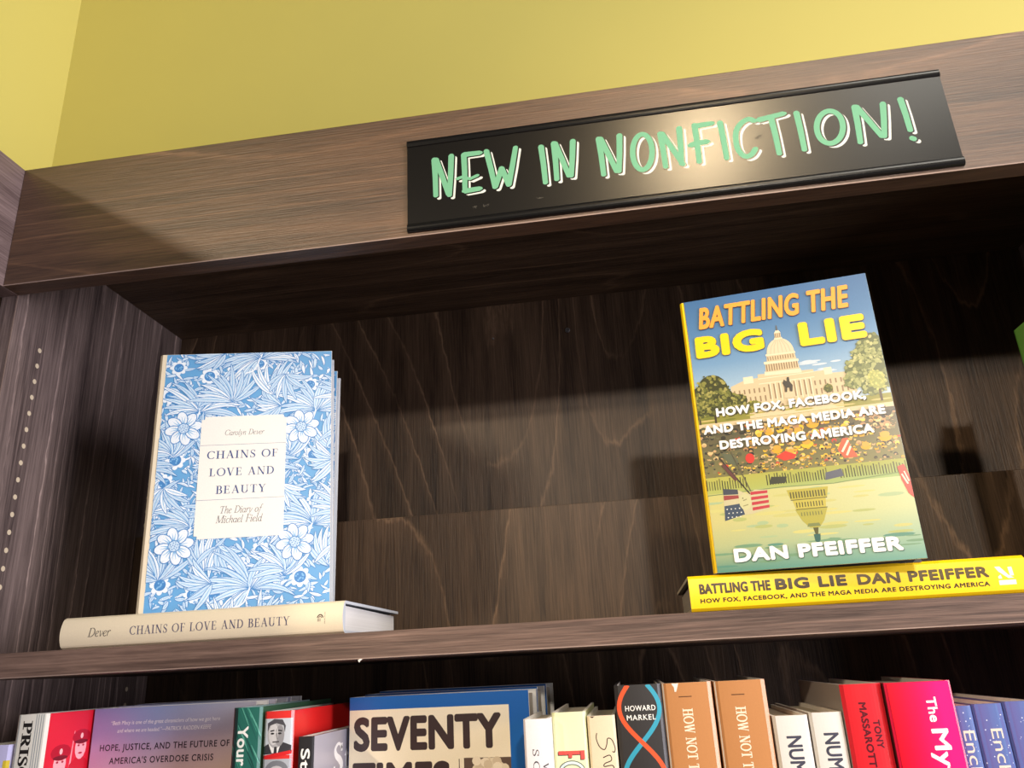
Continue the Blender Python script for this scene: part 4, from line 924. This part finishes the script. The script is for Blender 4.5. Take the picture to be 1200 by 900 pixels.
    for k in range(74):
        x = 3 + k * 2.05
        if 34 < x < 50 or 96 < x < 104: continue
        a.rect(x * S, (x + 0.85) * S, .0655, (73.5 + rnd.uniform(-1.5, 1.5)) * S, rnd.choice([(78, 82, 44), (104, 104, 56), (64, 66, 40)]))
    a.poly(P([(52, 66), (64, 66), (66, 71), (54, 72)]), (60, 62, 50)); a.poly(P([(94, 65), (108, 67), (107, 73), (95, 71)]), (88, 92, 106)); a.layer()
    a.text(bfont('TRUMP', 0.02), .0966, .0675, .0090, .0022, (210, 210, 200)) if False else None
    # water
    wb = [(62.5, (196, 190, 116), (196, 200, 150)), (40, (196, 190, 126), (190, 198, 150)), (20, (172, 180, 130), (158, 184, 154)), (0, (84, 138, 122), (108, 160, 148))]
    for i in range(3):
        v1, a1, b1 = wb[i]; v0, a0, b0 = wb[i + 1]; a.rect(.0030, w - .0002, v0 * S, v1 * S, (a0, b0, b1, a1))
    a.layer()
    for k in range(60):
        u, v = rnd.uniform(4, 150), rnd.uniform(3, 60); lo = v < 20
        a.ell(u * S, v * S, rnd.uniform(.004, .014), rnd.uniform(.0005, .0016), rnd.choice([(112, 150, 118), (90, 140, 122)] if lo else [(192, 190, 120), (170, 178, 112), (164, 184, 140), (200, 196, 124)]), 10); a.z += J
    a.stroke(P([(2, 61.5), (60, 63), (100, 62), (154, 66)]), .0008, (120, 140, 90)); a.layer()
    # mirrored dome in the water
    RB, RD = (176, 166, 70), (86, 84, 46)
    a.poly(P([(64, 60), (95, 60), (93, 52), (66, 52)]), RB); a.poly(P([(67, 52), (92, 52), (91, 44), (69, 44)]), (188, 176, 78)); a.poly(P([(68, 44), (92, 44), (88, 34), (84, 29), (77, 29), (72, 35)]), (170, 164, 74)); a.layer()
    for k in range(13): a.rect((66 + k * 2.1) * S, (67 + k * 2.1) * S, .0530, .0580, RD)
    for k in range(10): a.rect((69.5 + k * 2.1) * S, (70.3 + k * 2.1) * S, .0455, .0495, RD)
    for k in range(8): a.rect((72 + k * 2.1) * S, (72.7 + k * 2.1) * S, .0385, .0415, (110, 116, 70))
    a.stroke(P([(66, 51.6), (93, 51.6)]), .0006, RD); a.stroke(P([(69, 44), (92, 44)]), .0006, RD)
    a.poly(P([(75, 30), (85, 30), (84, 32.5), (76, 32.5)]), (120, 130, 80)); a.poly(P([(79, 29), (83, 29), (82, 24), (80, 24)]), RD); a.poly(P([(78.6, 24), (83.6, 24), (83, 19.5), (81, 16.5), (79, 19)]), (52, 96, 90)); a.layer()
    # flag lying on the water and its poles
    a.poly(P([(14, 40), (15.5, 66), (27, 64), (34, 60), (40, 63), (50, 62), (49, 47), (36, 44), (26, 43)]), (196, 188, 150)); a.layer()
    a.poly(P([(14, 40), (15, 52), (28, 53), (30, 44)]), (62, 76, 96)); a.poly(P([(15.5, 66), (27, 64.5), (27, 60.5), (15.3, 61)]), (66, 72, 84)); a.poly(P([(15.4, 60.5), (27, 59.8), (27, 57.2), (15.2, 56.6)]), (150, 66, 66)); a.layer()
    for i in range(4):
        a.poly(P([(36.5, 61.5 - i * 4.2), (49.6, 61.6 - i * 3.9), (49.4, 59.4 - i * 3.9), (36.3, 59 - i * 4.2)]), (184, 58, 70))
    for i in range(3):
        for j in range(4): a.ell((16.8 + 3.2 * j + (i % 2)) * S, (42.6 + 3.3 * i) * S, .00055, .00055, (226, 226, 216), 6)
    a.ell(.0315, .0540, .0048, .0068, (198, 196, 148), 14); a.layer(); a.stroke(P([(30, 55), (33, 56)]), .0007, (140, 136, 96)); a.stroke(P([(29.6, 50.6), (33.6, 51.6)]), .0007, (140, 136, 96)); a.ell(.0300, .0570, .0006, .0005, (100, 96, 70), 6)
    a.stroke(P([(16, 92), (36, 60)]), .0010, (52, 44, 40)); a.stroke(P([(26, 96), (37, 62)]), .0008, (96, 90, 70)); a.stroke(P([(18, 86), (27, 72)]), .0026, (96, 60, 58)); a.layer()
    a.poly(P([(147, 70), (152, 71.5), (154.2, 62), (154.2, 45), (151, 49), (148, 60)]), (214, 74, 66)); a.layer(); a.stroke(P([(149, 64), (152, 56)]), .0012, (240, 214, 196)); a.stroke(P([(151, 66), (153, 58)]), .0010, (240, 214, 196))
    # lettering
    a.layer()
    def lay(tr, u, v, wd, ht, col, shadow, sh=0.0, o=0.5):
        a.text(tr, (u + o) * S, (v - o) * S, wd * S, ht * S, shadow, shear=sh); a.layer()
        a.text(tr, u * S, v * S, wd * S, ht * S, col, shear=sh); a.layer()
    lay(bfont('BATTLING THE', 0.032, 1.06), 13.4, 208.2, 122.5, 21.6, (250, 164, 62), (120, 84, 60), 0.14)
    lay(bfont('BIG', 0.075), 8.2, 181.2, 57.0, 21.2, (255, 208, 8), (96, 96, 80), 0.02)
    lay(bfont('LIE', 0.075), 93.6, 179.0, 52.2, 22.8, (255, 208, 8), (96, 96, 80), 0.02)
    WH, SD = (246, 244, 240), (70, 64, 48)
    lay(bfont('HOW FOX, FACEBOOK,', 0.06), 18.3, 127.2, 117.0, 8.0, WH, SD, 0.0, 0.6)
    lay(bfont('AND THE MAGA MEDIA ARE', 0.06), 6.2, 113.0, 141.0, 8.0, WH, SD, 0.0, 0.6)
    lay(bfont('DESTROYING AMERICA', 0.06), 17.6, 98.8, 118.6, 8.0, WH, SD, 0.0, 0.6)
    lay(bfont('DAN PFEIFFER', 0.07), 17.2, 7.0, 122.6, 11.2, WH, (64, 96, 88), 0.0, 0.5)
bt = 0.0272
bk = Book(bt, 0.1543, 0.2367, YEL, front=(120, 150, 170), back=(240, 200, 20), board=(226, 220, 200), inner=(60, 60, 60), bulge=0.0010, r=0.0014)
bk.front().rect(0.0014, 0.0036, 0, 0.2366, YEL)
capitol(bk, bt, 0.1543, 0.2367)
a = bk.spine(); K = (48, 36, 18)
a.text(bfont('BATTLING THE', 0.035), 0.0127, 0.2367 - 0.012, 0.052, 0.0084, K, DOWN); a.text(bfont('BIG LIE', 0.045), 0.0126, 0.2367 - 0.068, 0.052, 0.0090, K, DOWN)
a.text(bfont('DAN PFEIFFER', 0.04), 0.0110, 0.2367 - 0.128, 0.076, 0.0110, K, DOWN)
a.poly([(0.008, 0.010), (0.012, 0.010), (0.012, 0.022), (0.008, 0.022)], (250, 240, 220)); a.poly([(0.0145, 0.012), (0.021, 0.010), (0.021, 0.0135), (0.0145, 0.022)], (250, 240, 220))
yaw, lean, roll = -0.158, 0.01, -0.008
u0 = Vector((math.cos(yaw), math.sin(yaw), 0)); n0 = Vector((math.sin(yaw), -math.cos(yaw), 0)); v0 = math.cos(lean) * Vector((0, 0, 1)) - math.sin(lean) * n0
ur = math.cos(roll) * u0 + math.sin(roll) * v0; vr = -math.sin(roll) * u0 + math.cos(roll) * v0
bk.finish('book', face_out((0.5456, 0.0006, 0.0285), ur, vr, bt), 'glossy book with a white domed building and yellow title standing on the yellow-spined one', 'book', 'yellow-spined books', P_GLOSS, PAGES_G)

# green book at the right edge
bk = Book(0.032, 0.150, 0.2517, (150, 196, 104), front=(120, 176, 80), back=(96, 160, 64), board=(206, 214, 190), bulge=0.001)
a = bk.back(); a.rect(0.002, 0.148, 0.002, 0.2515, ((150, 204, 96), (166, 214, 116), (172, 220, 128), (126, 190, 84)))
bk.finish('book', Matrix.Translation((0.8749, -0.0300, 0.0003)), 'light green book standing at the right edge of the upper shelf', 'book', None, P_GLOSS)
